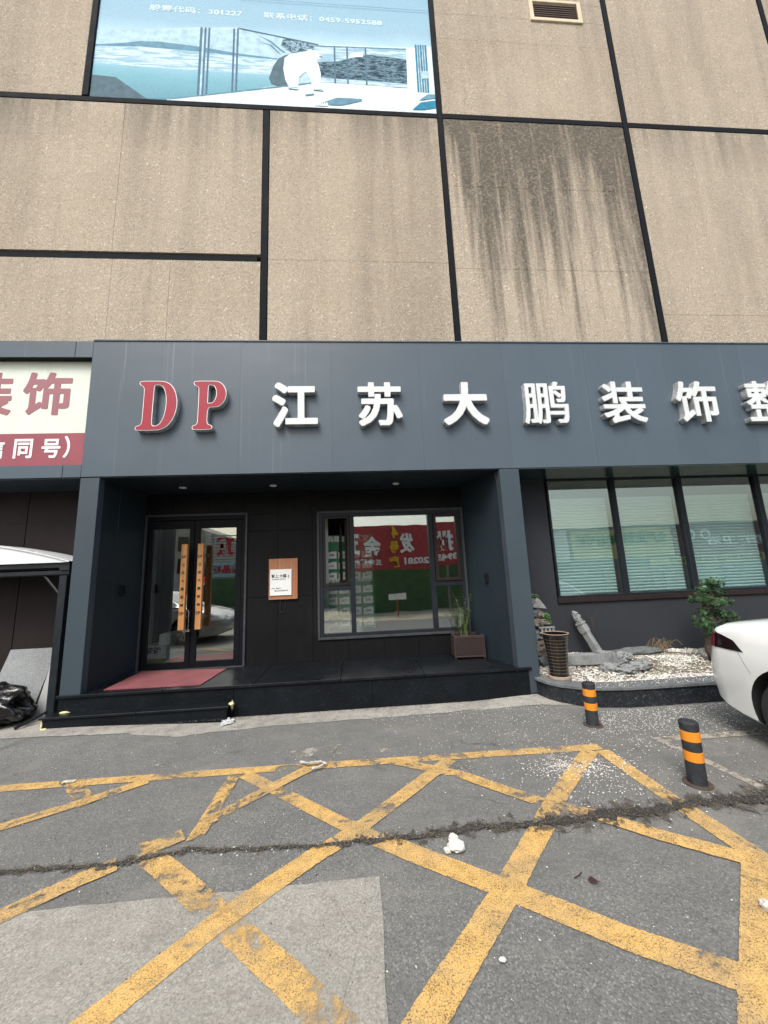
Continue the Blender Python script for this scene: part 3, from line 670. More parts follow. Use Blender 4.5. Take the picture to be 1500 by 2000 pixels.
# pillars
def quad_prism(name, mat, pts, z0, z1, parent=B, bevel=.003, **p): return MB().prism(pts, z0, z1, 'z').build(name, mat, parent, bevel, **p)
quad_prism('pillar', M['pillar'], [(-3.30, .002), (-3.082, .002), (-3.082, .10), (-3.30, .30)], .05, 2.789)
quad_prism('pillar', M['pillar'], [(1.862, .002), (2.12, .002), (2.12, .60), (1.80, .60), (1.85, .10)], .05, 2.789)
# reveals
quad_prism('reveal_panel', M['reveal'], [(-3.12, .103), (-3.085, .103), (-3.075, .40), (-3.12, .40)], .30, 2.788)
quad_prism('reveal_panel', M['reveal'], [(-3.12, .406), (-3.075, .406), (-3.035, .96), (-3.12, .96)], .30, 2.788)
quad_prism('reveal_panel', M['reveal'], [(1.845, .106), (1.855, .13), (1.70, .96), (1.60, .96)], .30, 2.788)
# black tiled wall, with the door and window openings cut out
DOOR = (-3.03, -1.64, .0, 2.45); WIN = (-.565, 1.575, .655, 2.435)
xs = [-3.035]+[-2.67+.5*k for k in range(9)]+[1.62]; zs = [.30, 1.25, 2.20, 2.795]
box('wall_backing', M['black_void'], B, -3.1, -3.03, .975, 1.06, .3, 2.79)
for r in rect_minus((-3.03, 1.66, .3, 2.79), [DOOR, WIN]): box('wall_backing', M['black_void'], B, r[0], r[1], .965, 1.06, r[2], r[3])
for a, b in zip(xs, xs[1:]):
    for c, d in zip(zs, zs[1:]):
        for r in rect_minus((a, b, c, d), [DOOR, WIN]):
            box('wall_tile', M['tile'], B, r[0]+.0018, r[1]-.0018, .95+rnd.uniform(0, .0015), .965, r[2]+.0018, r[3]-.0018, .001)
# window
def frame_rect(mb, x0, x1, z0, z1, w, y0, y1, mi=0):
    mb.box(x0, x0+w, y0, y1, z0, z1, mi); mb.box(x1-w, x1, y0, y1, z0, z1, mi); mb.box(x0+w, x1-w, y0, y1, z0, z0+w, mi); mb.box(x0+w, x1-w, y0, y1, z1-w, z1, mi); return mb
frame_rect(MB(), -.60, 1.60, .625, 2.465, .034, .925, .948).build('window_surround', M['trim'], B, .003)
fm = frame_rect(MB(), -.565, 1.575, .657, 2.433, .05, .935, 1.02)
fm.box(-.125, -.055, .935, 1.02, .707, 2.383); fm.box(1.06, 1.13, .935, 1.02, .707, 2.383); fm.box(-.515, -.125, .935, 1.02, 1.30, 1.37); fm.box(1.13, 1.525, .935, 1.02, 1.30, 1.37)
wf = fm.build('window', M['frame'], B, .003)
def pane(x0, x1, z0, z1, y, mat, parent, tilt=0, name='pane'):
    """A pane set a hair out of plumb, as real ones are."""
    c = Matrix.Translation((0, y, (z0+z1)/2)) @ Matrix.Rotation(tilt, 4, 'X') @ Matrix.Translation((0, -y, -(z0+z1)/2))
    return MB().box(x0, x1, y, y+.005, z0, z1, mat=c).build(name, mat, parent)
pane(-.055, 1.06, .707, 2.383, .975, M['glass'], wf, R(-.85))
pane(-.515, -.125, .707, 1.30, .975, M['glass'], wf, R(-.5)); pane(1.13, 1.525, .707, 1.30, .975, M['glass'], wf, R(-.7))
# right casement (closed) and left casement (open inwards)
s = frame_rect(MB(), 1.135, 1.52, 1.375, 2.378, .045, .918, .965).build('sash', M['frame_brown'], wf, .003)
pane(1.18, 1.475, 1.42, 2.333, .945, M['glass'], wf, R(-.6))
frame_rect(MB(), -.51, -.13, 1.375, 2.378, .03, .918, .965).build('sash', M['frame_brown'], wf, .003)
so_ = frame_rect(MB(), -.36, 0, 1.40, 2.35, .045, -.02, .02)
rot = Matrix.Translation((-.17, 1.02, 0)) @ Matrix.Rotation(R(-72), 4, 'Z') @ Matrix.Translation((0, 0, 0))
so_.v = [tuple(rot @ Vector(q)) for q in so_.v]; so_.build('sash', M['frame_brown'], wf, .003)
pm_ = MB().box(-.32, -.04, -.003, .003, 1.44, 2.31); pm_.v = [tuple(rot @ Vector(q)) for q in pm_.v]; pm_.build('pane', M['glass_door'], wf)
# double door
frame_rect(MB(), -3.035, -1.60, .30, 2.478, .03, .925, .949).build('door_surround', M['trim'], B, .003)
df = MB(); df.box(-3.028, -2.99, .94, 1.04, .342, 2.448); df.box(-1.68, -1.632, .94, 1.04, .342, 2.448); df.box(-2.99, -1.68, .94, 1.04, 2.39, 2.448)
df.build('door_frame', M['frame_black'], B, .003)
def leaf(x0, x1, gx0, gx1, tilt):
    l = MB(); l.box(x0, gx0, .955, 1.005, .352, 2.386); l.box(gx1, x1, .955, 1.005, .352, 2.386); l.box(gx0, gx1, .955, 1.005, .352, .435); l.box(gx0, gx1, .955, 1.005, 2.27, 2.386)
    d = l.build('door', M['frame_black'], B, .003); pane(gx0, gx1, .435, 2.27, .975, M['glass_door'], d, tilt); return d
dl = leaf(-2.985, -2.354, -2.93, -2.42, R(.1)); dr = leaf(-2.348, -1.685, -2.275, -1.765, R(.0))
for d, x in ((dl, -2.455), (dr, -2.235)):
    h = MB().box(x, x+.078, .80, .855, .87, 2.03); h.box(x+.02, x+.055, .855, .955, 1.0, 1.04, 1); h.box(x+.02, x+.055, .855, .955, 1.86, 1.90, 1)
    h.build('pull_handle', [M['wood_handle'], M['steel']], d, .004)
    for i, ch in enumerate(['DP', '江', '苏', '大', '鹏', '装', '饰', 'DP']):
        w = .060 if ch == 'DP' else .044
        text_obj('lettering', ch, M['ink'], d, x+.039-w/2, .799, 1.832-i*.109, w=w, h=.042, bold=.025, depth=.0015)
MB().tube([(-2.395, .93, 1.09), (-2.395, .90, 1.11), (-2.375, .90, 1.13), (-2.36, .90, 1.11), (-2.36, .90, .86)], .006, 6).tube([(-2.41, .90, .86), (-2.41, .90, .98)], .006, 6).box(-2.435, -2.335, .885, .92, .835, .865).build('bicycle_lock', M['steel'], dl, smooth='auto')
box('sticker', M['red'], dr, -2.262, -2.19, .972, .974, 1.47, 1.57); box('sticker', M['ink'], dr, -2.258, -2.194, .972, .974, 1.375, 1.468)
box('sticker', M['white'], dr, -2.245, -2.207, .9715, .9735, 1.40, 1.44); box('sticker', M['white'], dr, -2.262, -2.19, .9715, .9735, 1.464, 1.474)
text_obj('lettering', '推', M['white'], dr, -2.238, .9713, 1.525, w=.026, bold=.02); text_obj('lettering', '门', M['white'], dr, -2.238, .9713, 1.485, w=.026, bold=.02)
box('threshold', M['trim'], B, -3.03, -1.62, .90, 1.04, .337, .349, .002)
# small fittings on the reveals and soffit
MB().box(-3.082, -3.040, .52, .60, 1.36, 1.50).box(-3.05, -2.99, .55, .62, 1.375, 1.385, 1).build('door_sensor', [M['frame_black'], M['steel']], B, .006)
MB().box(1.71, 1.79, .44, .50, 1.33, 1.46).build('door_sensor', M['frame_black'], B, .008)
for x, y in ((-2.38, .59), (-1.16, .59), (.57, .64)):
    MB().lathe([(.0, -.006), (.018, -.006), (.03, -.002), (.045, -.008), (.05, -.002), (.05, 0)], 20, c=(x, y, 2.789)).build('downlight', M['letter_white'], B, smooth='auto')
MB().tube([(1.83, .09, 2.78), (1.845, .08, 2.6), (1.85, .09, 2.2), (1.85, .095, 1.4), (1.85, .1, .36)], .006, 6).build('cable', M['rubber'], B)
# right wing: stucco wall with a long row of windows
YR = .60; RX = [2.80, 3.82, 4.89, 6.17, 7.5, 8.8]
box('wall', M['stucco'], B, 2.10, 2.76, YR, YR+.2, .0, 2.789); box('wall', M['stucco'], B, 2.76, 11.2, YR+.01, YR+.2, .0, 1.0)
box('window_sill', M['frame_brown'], B, 2.765, 9.0, YR-.02, YR+.1, 1.003, 1.07, .004)
for i, (a, b) in enumerate(zip(RX, RX[1:])):
    f = MB(); w = .04 if i else .02
    f.box(a-.0 if i == 0 else a, a+w+.008, YR+.02, YR+.12, 1.072, 2.787); f.box(b-w, b-.004, YR+.02, YR+.12, 1.072, 2.787)
    f.box(a+w+.008, b-w, YR+.02, YR+.12, 1.072, 1.10); f.box(a+w+.008, b-w, YR+.02, YR+.12, 2.775, 2.787)
    wi = f.build('window', M['frame'], B, .003)
    pane(a+w+.008, b-w, 1.10, 2.77, YR+.055, M['glass_green'], wi, R(-.35+.12*i))
box('wall', M['stucco'], B, 9.0, 11.2, YR+.01, YR+.2, 1.0, 2.789)
# blinds: one per window, hung just behind the glass
for i, (a, b) in enumerate(zip(RX[:4], RX[1:5])):
    lab = ['white slatted blind lowered behind the leftmost green window of the right wing', 'white slatted blind behind the second green window from the entrance pillar', 'white slatted blind behind the third green window, above the bonsai tree', 'white slatted blind behind the window cut by the right edge of the photo'][i]
    t = thing('window_blind', lab, 'blind', ((a+b)/2, YR+.2, 1.1), 'blinds behind the green windows')
    box('head_rail', M['blind'], t, a+.05, b-.045, YR+.15, YR+.20, 2.46, 2.52)
    me0 = None; n = 30
    for k in range(n):
        z = 1.105+k*.0455
        if me0 is None:
            s = MB(); x0, x1 = a+.05, b-.045; pr = [(YR+.165, z-.004), (YR+.150, z+.012), (YR+.158, z+.030), (YR+.180, z+.044)]
            vs = []
            for (y, zz) in pr: vs += [(x0, y, zz), (x1, y, zz)]
            vs += [(x, y+.0012, zz) for x, y, zz in vs]
            fs = [(2*j, 2*j+1, 2*j+3, 2*j+2) for j in range(3)]+[(8+2*j, 8+2*j+2, 8+2*j+3, 8+2*j+1) for j in range(3)]
            o = s.add(vs, fs).build('slat', M['blind'], t, smooth=True); me0 = o.data
        else:
            o = link('slat', me0, t); o.location.z += k*.0455
box('interior_ceiling', M['room'], B, 2.6, 9.2, .81, 1.85, 2.70, 2.78); box('interior_wall', M['room'], B, 2.8, 9, 1.7, 1.8, 0, 2.69); box('interior_wall', M['room'], B, 2.6, 2.7, .82, 1.7, 0, 2.8)
# room behind the entrance
box('interior_floor', M['room_floor'], B, -3.6, 2.5, 1.06, 5.2, .30, .345); box('interior_wall', M['room'], B, -3.6, 2.5, 5.1, 5.2, .345, 2.7)
box('interior_wall', M['room'], B, 2.4, 2.5, 1.06, 5.1, .345, 2.7); box('interior_wall', M['room'], B, -3.7, -3.6, 1.06, 5.2, .345, 2.7)
box('interior_ceiling', M['room'], B, -3.6, 2.5, 1.06, 5.2, 2.7, 2.78)
box('interior_post', M['mint'], B, -3.38, -3.24, 1.62, 1.70, .345, 2.699, .004)

# ------------------------------------------------------------------ entrance platform
PF = thing('entrance_platform', 'black granite platform and step in front of the recessed shop entrance', 'platform', (-.6, .4, 0))
TX = [-3.32, -2.20, -1.23, -.245, .73, 1.70, 2.02]
box('platform_core', M['granite_rough'], PF, -3.27, 1.98, .012, 1.0, -.1, .309)
for a, b in zip(TX, TX[1:]):
    box('tread_tile', M['granite'], PF, a+.002, b-.002, -.022, .94, .312, .342, .003)
RXs = [-3.30, -1.44, .12, 1.985]
for a, b in zip(RXs, RXs[1:]): box('riser_tile', M['granite_rough'], PF, a+.002, b-.002, -.002, .010, -.05, .311, .001)
box('step_core', M['granite_rough'], PF, -3.33, -1.48, -.125, -.008, -.1, .144)
for a, b in ((-3.37, -2.4), (-2.4, -1.445)): box('tread_tile', M['granite'], PF, a+.0015, b-.0015, -.155, -.004, .146, .168, .003)
for a, b in ((-3.345, -2.4), (-2.4, -1.465)): box('riser_tile', M['granite_rough'], PF, a+.0015, b-.0015, -.137, -.127, -.05, .145, .001)
for k, (c, r) in enumerate([((-3.21, -.02, .172), (.055, .018, .012)), ((-3.345, -.135, .09), (.012, .010, .045)), ((-3.31, -.15, .055), (.04, .02, .012)), ((-1.44, -.07, .165), (.03, .03, .02)), ((-1.445, -.03, .14), (.015, .03, .05))]):
    vs, fs = lump(*r, k, 2, .5, 3, c=c); MB().add(vs, fs).build('foam_bead', M['foam'], PF, smooth=True)
mt = MB().add([(-2.90, .10, .3445), (-1.83, .065, .3445), (-1.80, .80, .3445), (-2.94, .92, .3445), (-2.90, .10, .352), (-1.83, .065, .352), (-1.80, .80, .352), (-2.94, .92, .352)],
    [(3, 2, 1, 0), (4, 5, 6, 7), (0, 1, 5, 4), (1, 2, 6, 5), (2, 3, 7, 6), (3, 0, 4, 7)])
tag(mt.build('door_mat', M['mat']), 'dusty red doormat lying on the black platform before the glass doors', 'doormat')
# things inside the room
def carton(label, x0, x1, y0, y1, z0, z1, mat, band=None, txt=None):
    t = thing('carton', label, 'carton', ((x0+x1)/2, (y0+y1)/2, z0), 'cartons stored behind the glass door')
    box('box_body', mat, t, x0, x1, y0, y1, z0, z1, .004)
    if band: box('printed_band', M['ochre'], t, x0, x1, y0-.002, y0, z0, z0+.05)
    if txt: text_obj('lettering', txt, M['ink'], t, x0+.04, y0-.002, z0+.11, w=(x1-x0)*.65, bold=.02)
carton('white carton with an ochre band at floor level inside the left door', -3.26, -2.92, 1.5, 1.9, .346, .58, M['carton'], True, '瓷砖')
carton('small white carton on top of the banded carton inside the door', -3.06, -2.90, 1.55, 1.85, .585, .74, M['carton'])
carton('brown carton behind the white cartons inside the left door', -2.88, -2.68, 1.75, 2.05, .346, .86, M['carton_brown'])
GB = thing('notice_board', 'green notice board with rows of white logo cards behind the shop window', 'notice board', (-.1, 1.4, .7))
box('board_panel', M['green'], GB, -.52, .24, 1.40, 1.43, .70, 2.15, .003)
names = ['瓷砖', 'CHNT', '橱柜', '卫浴', '地板', '木门', '涂料', '灯饰']
for i in range(4):
    for j in range(7):
        x = -.50+i*.185; z = .74+j*.165+(.05 if j > 3 else 0)
        c = box('card', M['white'], GB, x, x+.155, 1.394, 1.399, z, z+.125)
        MB().prism([(x, z+.125), (x, z+.098), (x+.05, z+.098), (x+.065, z+.112), (x+.155, z+.112), (x+.155, z+.125)], 1.3915, 1.3935, 'y').build('card_tab', M['green'], c)
        tx = '正泰 CHNT' if (j == 3 and i in (1, 3)) else names[(i*3+j*5) % 8]
        text_obj('lettering', 'CHNT' if j == 3 and i % 2 else tx, M['ink'], c, x+.035, 1.393, z+.035, w=.085, bold=.02)
text_obj('lettering', '大鹏特价套餐 至 家装包饰', M['white'], GB, -.49, 1.398, 1.405, w=.70, bold=.02)
text_obj('lettering', '购建材 自然家', M['white'], GB, -.49, 1.398, 2.04, w=.66, bold=.02)
vb = thing('vertical_blind', 'white vertical blind strips at the left end of the shop window', 'blind', (-.58, 1.3, .7))
for k in range(4): box('slat', M['blind'], vb, -.66+k*.05, -.615+k*.05, 1.27+.008*(k % 2), 1.275+.008*(k % 2), .66, 2.4)

# plaque on the wall
PL = thing('wall_plaque', 'wooden plaque with a white card of black lettering on the black wall', 'plaque', (-1.08, .93, 1.21))
box('board', M['wood'], PL, -1.285, -.878, .915, .945, 1.21, 1.785, .003)
cd = box('card', M['white'], PL, -1.262, -.962, .898, .914, 1.268, 1.633, .002)
text_obj('lettering', '智上·大鹏', M['ink'], cd, -1.244, .897, 1.515, w=.212, bold=.02); text_obj('lettering', '整', M['ink'], cd, -1.012, .897, 1.532, w=.018); text_obj('lettering', '装', M['ink'], cd, -1.012, .897, 1.511, w=.018)
text_obj('lettering', 'ZHISHANG DAPENG', M['ink'], cd, -1.234, .897, 1.487, w=.19, bold=.01)
text_obj('lettering', '您有一套设计', M['ink'], cd, -1.24, .897, 1.358, w=.13); text_obj('lettering', '整出您想的模样生活！', M['ink'], cd, -1.195, .897, 1.325, w=.19)
MB().tube([(-1.12, .94, 1.21), (-1.13, .935, 1.10), (-1.12, .935, 1.03), (-1.07, .935, 1.03), (-1.055, .935, 1.10), (-1.05, .94, 1.21)], .004, 5).build('cord', M['rubber'], PL)

# ------------------------------------------------------------------ fascia lettering
SG = thing('shop_sign', 'raised red DP and white Chinese letters mounted along the blue-grey fascia', 'sign', (0, -.05, 3.35))
def letter(ch, x, w, r, h=.60, z0=3.37):
    o = glyph_obj('sign_letter', ch, r, M['letter_side'], SG, x, -.043, z0, w, h, .041)
    glyph_obj('letter_face', ch, r-.007, M['letter_white'], o, x, -.0855, z0, w, h, .0015, box_from=r)
for ch, a, b, r_ in [('江', -1.03, -.46, .036), ('苏', .05, .62, .032), ('大', 1.16, 1.76, .042), ('鹏', 2.24, 2.86, .018), ('装', 3.34, 3.95, .027), ('饰', 4.40, 5.01, .027), ('整', 5.44, 6.05, .0235), ('装', 6.3, 6.9, .027)]:
    letter(ch, a, b-a, r_)
def px(pts, k=.00091, kz=.00105): return [(-2.66+((u-150)+.055*(v-768))*k, 3.355+(768-v)*kz) for u, v in pts]
Dout = [(200, 185), (212, 165), (480, 165), (540, 175), (590, 200), (635, 250), (662, 310), (680, 400), (676, 480), (655, 560), (622, 635), (572, 700), (515, 742), (430, 768), (160, 768), (149, 750), (162, 728), (205, 720), (232, 690), (240, 640), (256, 400), (264, 260), (250, 222), (212, 205)]
Din = [(400, 200), (450, 198), (495, 215), (525, 255), (545, 320), (552, 400), (548, 480), (530, 570), (500, 650), (460, 705), (415, 728), (370, 728), (348, 705), (348, 650), (362, 450), (378, 240), (385, 210)]
Pout = [(915, 185), (927, 165), (1200, 165), (1260, 180), (1305, 220), (1332, 280), (1335, 330), (1320, 390), (1290, 435), (1240, 475), (1200, 486), (1086, 486), (1070, 640), (1072, 690), (1092, 718), (1128, 725), (1138, 748), (1125, 768), (900, 768), (886, 750), (896, 728), (935, 722), (958, 690), (962, 640), (978, 400), (983, 260), (972, 225), (925, 205)]
Pin = [(1110, 205), (1160, 202), (1195, 225), (1215, 275), (1218, 330), (1205, 385), (1175, 430), (1140, 448), (1080, 450), (1085, 380), (1095, 240), (1098, 215)]
def smooth_poly(p, n=2):
    for _ in range(n):
        q = []
        for i in range(len(p)):
            a, b = p[i], p[(i+1) % len(p)]; q += [(a[0]*.78+b[0]*.22, a[1]*.78+b[1]*.22), (a[0]*.22+b[0]*.78, a[1]*.22+b[1]*.78)]
        p = q
    return p
for out, inn, lab in ((Dout, Din, 'red letter D with white edge'), (Pout, Pin, 'red letter P with white edge')):
    spl = [smooth_poly(px(out)), smooth_poly(px(inn))]
    def mk(off, ext, mat, y, par, nm):
        me = curve_mesh(splines=spl, offset=off, extrude=ext); me.materials.append(mat)
        lo, hi = bounds(me); me.transform(Matrix(((1, 0, 0, 0), (0, 0, -1, y+lo[2]), (0, 1, 0, 0), (0, 0, 0, 1)))); return link(nm, me, par)
    body = mk(.009, .038, M['letter_side'], -.002, SG, 'sign_letter'); body['label'] = lab
    mk(.009, .003, M['white'], -.0785, body, 'letter_edge'); mk(.001, .002, M['letter_red'], -.085, body, 'letter_face')

# ------------------------------------------------------------------ billboard
BB = thing('billboard', 'pale blue printed billboard of a glass room and white bear, high on the wall', 'billboard', (-1.2, .35, 9.0))
def m_print():
    t = NT('billboard_print'); z = t.sep()[2]; n = t.noise(1.6, 4, .6, .4); f = t.noise(70, 3, .6)
    zz = t.math('MULTIPLY_ADD', z, .4, -3.6)
    c = t.ramp(t.math('ADD', zz, t.math('MULTIPLY_ADD', n, .12, -.06)), (.0, (.10, .27, .35)), (.17, (.16, .38, .47)), (.30, (.28, .52, .66)), (.52, (.42, .62, .76)), (.66, (.27, .45, .58)), (1, (.24, .42, .56)))
    t.set(color=t.mix(t.ramp(f, (.45, 0), (.7, .35)), c, (.55, .72, .84)), rough=.8, spec=.1); return t.m
M['print'] = m_print()
for k, c in dict(p_text=(.58, .74, .84), p_white=(.66, .79, .86), p_pale=(.40, .58, .70), p_mid=(.13, .27, .38), p_dark=(.02, .05, .08), p_slate=(.09, .17, .25), p_teal=(.06, .20, .27), p_blue=(.03, .22, .36), p_grey=(.09, .15, .19)).items():
    M[k] = pm(k, c, .8, 0, .22, 9, spec=.1)
def m_speckle(name, a, b, sc=(6, 6, 26)):
    t = NT(name); n = t.noise(1, 5, .75, .6, src=t.mapv(sc)); t.set(color=t.ramp(n, (.45, a), (.56, b)), rough=.8, spec=.1); return t.m
M['p_tree'] = m_speckle('p_tree', (.02, .06, .09), (.32, .48, .60), (16, 16, 22)); M['p_shore'] = m_speckle('p_shore', (.02, .05, .08), (.16, .26, .33), (9, 9, 30))
M['p_snow'] = m_speckle('p_snow', (.27, .45, .58), (.56, .71, .80), (2.2, 2.2, 22))
box('print_sheet', M['print'], BB, -3.955, 1.505, .318, .46, 8.985, 12.6)
yy = [.3165]
def flat(pts, mat, name='print_shape'):
    yy[0] -= .0002; MB().add([(x, yy[0], z) for x, z in pts], [tuple(range(len(pts)))]).build(name, M[mat], BB)
flat([(-3.955, 10.33), (-2.36, 10.52), (-1.73, 10.57), (-.43, 10.32), (1.1, 10.37), (1.50, 10.43), (1.50, 9.4), (-3.955, 9.4)], 'p_white')
flat([(-3.955, 10.34), (-2.2, 10.53), (-1.73, 10.55), (-.45, 10.31), (-.45, 9.50), (-1.75, 9.24), (-2.8, 9.01), (-3.955, 9.0)], 'p_pale')
flat([(-3.955, 10.04), (-3.3, 10.03), (-2.38, 10.02), (-1.2, 9.92), (-.45, 9.85), (-.45, 9.72), (-1.2, 9.66), (-2.3, 9.62), (-3.955, 9.66)], 'p_snow')
flat([(-3.955, 9.66), (-2.3, 9.62), (-.9, 9.62), (-.9, 9.46), (-1.75, 9.24), (-2.8, 9.01), (-3.955, 8.99)], 'print')
flat([(-3.96, 10.04), (-3.6, 10.09), (-3.27, 10.16), (-2.93, 10.17), (-2.38, 10.12), (-1.72, 10.02), (-1.1, 9.97), (-1.1, 9.94), (-1.71, 9.97), (-2.38, 10.01), (-3.26, 10.05), (-3.6, 10.02), (-3.96, 10.01)], 'p_mid')
flat([(-3.955, 8.99), (-3.955, 9.42), (-3.6, 9.40), (-3.1, 9.0)], 'p_grey')
flat([(-2.8, 9.01), (-2.2, 9.13), (-1.75, 9.24), (-.84, 9.44), (-.12, 9.54), (.37, 9.51), (1.02, 9.48), (1.5, 9.40), (1.5, 8.99), (-2.8, 8.99)], 'p_white')
flat([(-1.42, 10.44), (-1.2, 10.33), (-.96, 10.09), (-1.0, 10.09), (-1.22, 10.30)], 'p_mid'); flat([(-1.40, 10.30), (-1.2, 10.25), (-1.05, 10.07), (-1.09, 10.08), (-1.22, 10.23)], 'p_mid')
flat([(-1.0, 10.40), (-.8, 10.37), (-.49, 10.30), (-.5, 10.18), (-.7, 10.14), (-.85, 10.10), (-1.05, 10.24)], 'p_tree')
for x0, x1, z0, z1 in [(-2.35, -2.31, 9.09, 10.53), (-2.28, -2.25, 9.10, 10.53), (-2.22, -2.19, 9.12, 10.53), (-1.82, -1.79, 9.21, 10.55), (-1.76, -1.73, 9.24, 10.56)]:
    flat([(x0, z0), (x1, z0+.01), (x1, z1), (x0, z1)], 'p_slate')
flat([(-2.31, 9.10), (-2.28, 9.11), (-2.28, 10.53), (-2.31, 10.53)], 'p_pale')
flat([(-2.80, 9.0), (-1.78, 9.21), (-.55, 9.47), (-.55, 9.50), (-1.78, 9.24), (-2.6, 9.06)], 'p_mid')
flat([(-1.73, 10.57), (-.42, 10.32), (-.42, 10.30), (-1.73, 10.545)], 'p_slate')
flat([(-.50, 10.29), (1.06, 10.34), (1.04, 9.49), (.39, 9.51), (-.18, 9.52), (-.50, 9.50)], 'p_snow')
flat([(-.45, 9.93), (-.1, 9.98), (.4, 10.16), (.9, 10.12), (1.055, 10.10), (1.045, 9.58), (.39, 9.60), (-.18, 9.60), (-.45, 9.62)], 'p_shore')
flat([(.10, 10.16), (.32, 10.2), (.32, 10.1), (.1, 10.08)], 'p_white')
for x in (-.17, .04, .35): flat([(x, 9.51), (x+.028, 9.51), (x+.028, 10.31), (x, 10.31)], 'p_slate')
flat([(-.50, 10.29), (1.06, 10.34), (1.06, 10.31), (-.50, 10.265)], 'p_mid')
flat([(-1.23, 9.54), (-1.19, 9.68), (-1.16, 9.80), (-1.08, 9.96), (-.95, 10.05), (-.8, 10.08), (-.74, 9.98), (-.8, 9.7), (-.88, 9.46), (-.94, 9.42), (-1.08, 9.39), (-1.19, 9.43)], 'p_grey')
flat([(-.98, 9.98), (-.90, 10.06), (-.74, 10.11), (-.62, 10.15), (-.55, 10.20), (-.50, 10.17), (-.44, 10.12), (-.36, 10.05), (-.40, 10.0), (-.47, 9.97), (-.43, 9.90), (-.39, 9.70), (-.40, 9.50), (-.36, 9.37), (-.49, 9.35), (-.55, 9.52), (-.63, 9.72), (-.74, 9.60), (-.76, 9.39), (-.90, 9.36), (-.96, 9.5), (-1.0, 9.75)], 'p_white', 'print_bear')
flat([(-.41, 10.06), (-.36, 10.055), (-.37, 10.03), (-.41, 10.035)], 'p_dark'); flat([(-.50, 10.09), (-.485, 10.09), (-.485, 10.075), (-.50, 10.075)], 'p_dark')
for x in (-.92, -.52): flat([(x, 9.35), (x+.16, 9.34), (x+.18, 9.325), (x+.02, 9.33)], 'p_slate')
for i in range(5): flat([(1.21+i*.042, 9.42), (1.24+i*.042, 9.42), (1.245+i*.042, 10.44), (1.215+i*.042, 10.44)], 'p_blue' if i % 2 == 0 else 'p_mid')
flat([(1.30, 9.86), (1.42, 9.88), (1.42, 9.72), (1.30, 9.70)], 'p_pale')
flat([(-.47, 9.05), (-.13, 9.21), (.27, 9.21), (.27, 9.17), (-.05, 9.06)], 'p_mid'); flat([(-.65, 9.24), (-.52, 9.27), (-.50, 9.25), (-.63, 9.21)], 'p_mid')
flat([(1.10, 9.04), (1.25, 9.20), (1.5, 9.26), (1.5, 9.10), (1.3, 9.05)], 'p_blue'); flat([(1.22, 9.24), (1.38, 9.38), (1.5, 9.38), (1.5, 9.30)], 'p_mid')
for i in range(6): flat([(-.50+i*.035, 9.02), (-.475+i*.035, 9.12), (-.45+i*.035, 9.03)], 'p_white')
text_obj('lettering', '股票代码：301227', M['p_text'], BB, -3.18, .3168, 10.82, w=1.50, h=.135, bold=.02)
text_obj('lettering', '联系电话：0459-5952588', M['p_text'], BB, -1.33, .3168, 10.82, w=2.0, h=.135, bold=.02)
text_obj('lettering', '森鹰空调窗', M['p_white'], BB, -2.0, .3168, 11.40, w=2.6, bold=.02)
box('seam', M['p_mid'], BB, -1.74, 1.49, .300, .3015, 11.20, 11.206)

# ------------------------------------------------------------------ neighbour on the left
NB = thing('neighbour_shopfront', 'dark brown panelled shopfront left of the entrance under a blue-grey sign surround', 'shopfront', (-4.5, .5, 0))
for a, b in ((-3.51, -3.303), (-5.2, -3.516), (-7.6, -5.206)):
    box('surround_panel', M['fascia'], NB, a, b, 0, .012, 4.375, 4.598, .0015); box('surround_panel', M['fascia'], NB, a, b, 0, .012, 2.80, 2.955, .0015)
box('surround_core', M['black_void'], NB, -7.6, -3.31, .013, .29, 4.38, 4.59); box('surround_core', M['black_void'], NB, -7.6, -3.31, .013, .29, 2.80, 2.95)
box('soffit_panel', M['reveal'], NB, -7.6, -3.303, .013, .8, 2.785, 2.797)
for a, b in ((-9, -5.6), (-5.6, -4.375), (-4.365, -3.31)):
    for c, d in ((0, 2.359), (2.36, 2.784)): box('wall_panel', M['brown_wall'], NB, a, b, .62, .66, c, d, .001)
box('wall_core', M['black_void'], NB, -9, -3.3, .67, .8, 0, 2.78)
NS = thing('neighbour_sign', 'cream sign with maroon Chinese characters and a maroon lower band, top left', 'sign', (-4.6, .15, 2.96))
box('sign_face', M['sign_white'], NS, -7.6, -3.305, .10, .14, 3.40, 4.372); box('sign_band', M['sign_maroon'], NS, -7.6, -3.305, .098, .14, 2.958, 3.398)
for ch, x, w in (('饰', -4.16, .58), ('装', -4.86, .58), ('鹏', -5.56, .58)): glyph_obj('lettering', ch, .03, M['sign_rose'], NS, x, .0985, 3.64, w, .58, .0015)
for ch, x, w, h in (('）', -3.60, .07, .28), ('号', -3.86, .22, .245), ('同', -4.18, .215, .25), ('信', -4.52, .23, .25), ('微', -4.84, .23, .25), ('（', -5.0, .09, .28)):
    glyph_obj('lettering', ch, .026, M['white'], NS, x, .096, 3.08, w, h, .0015)
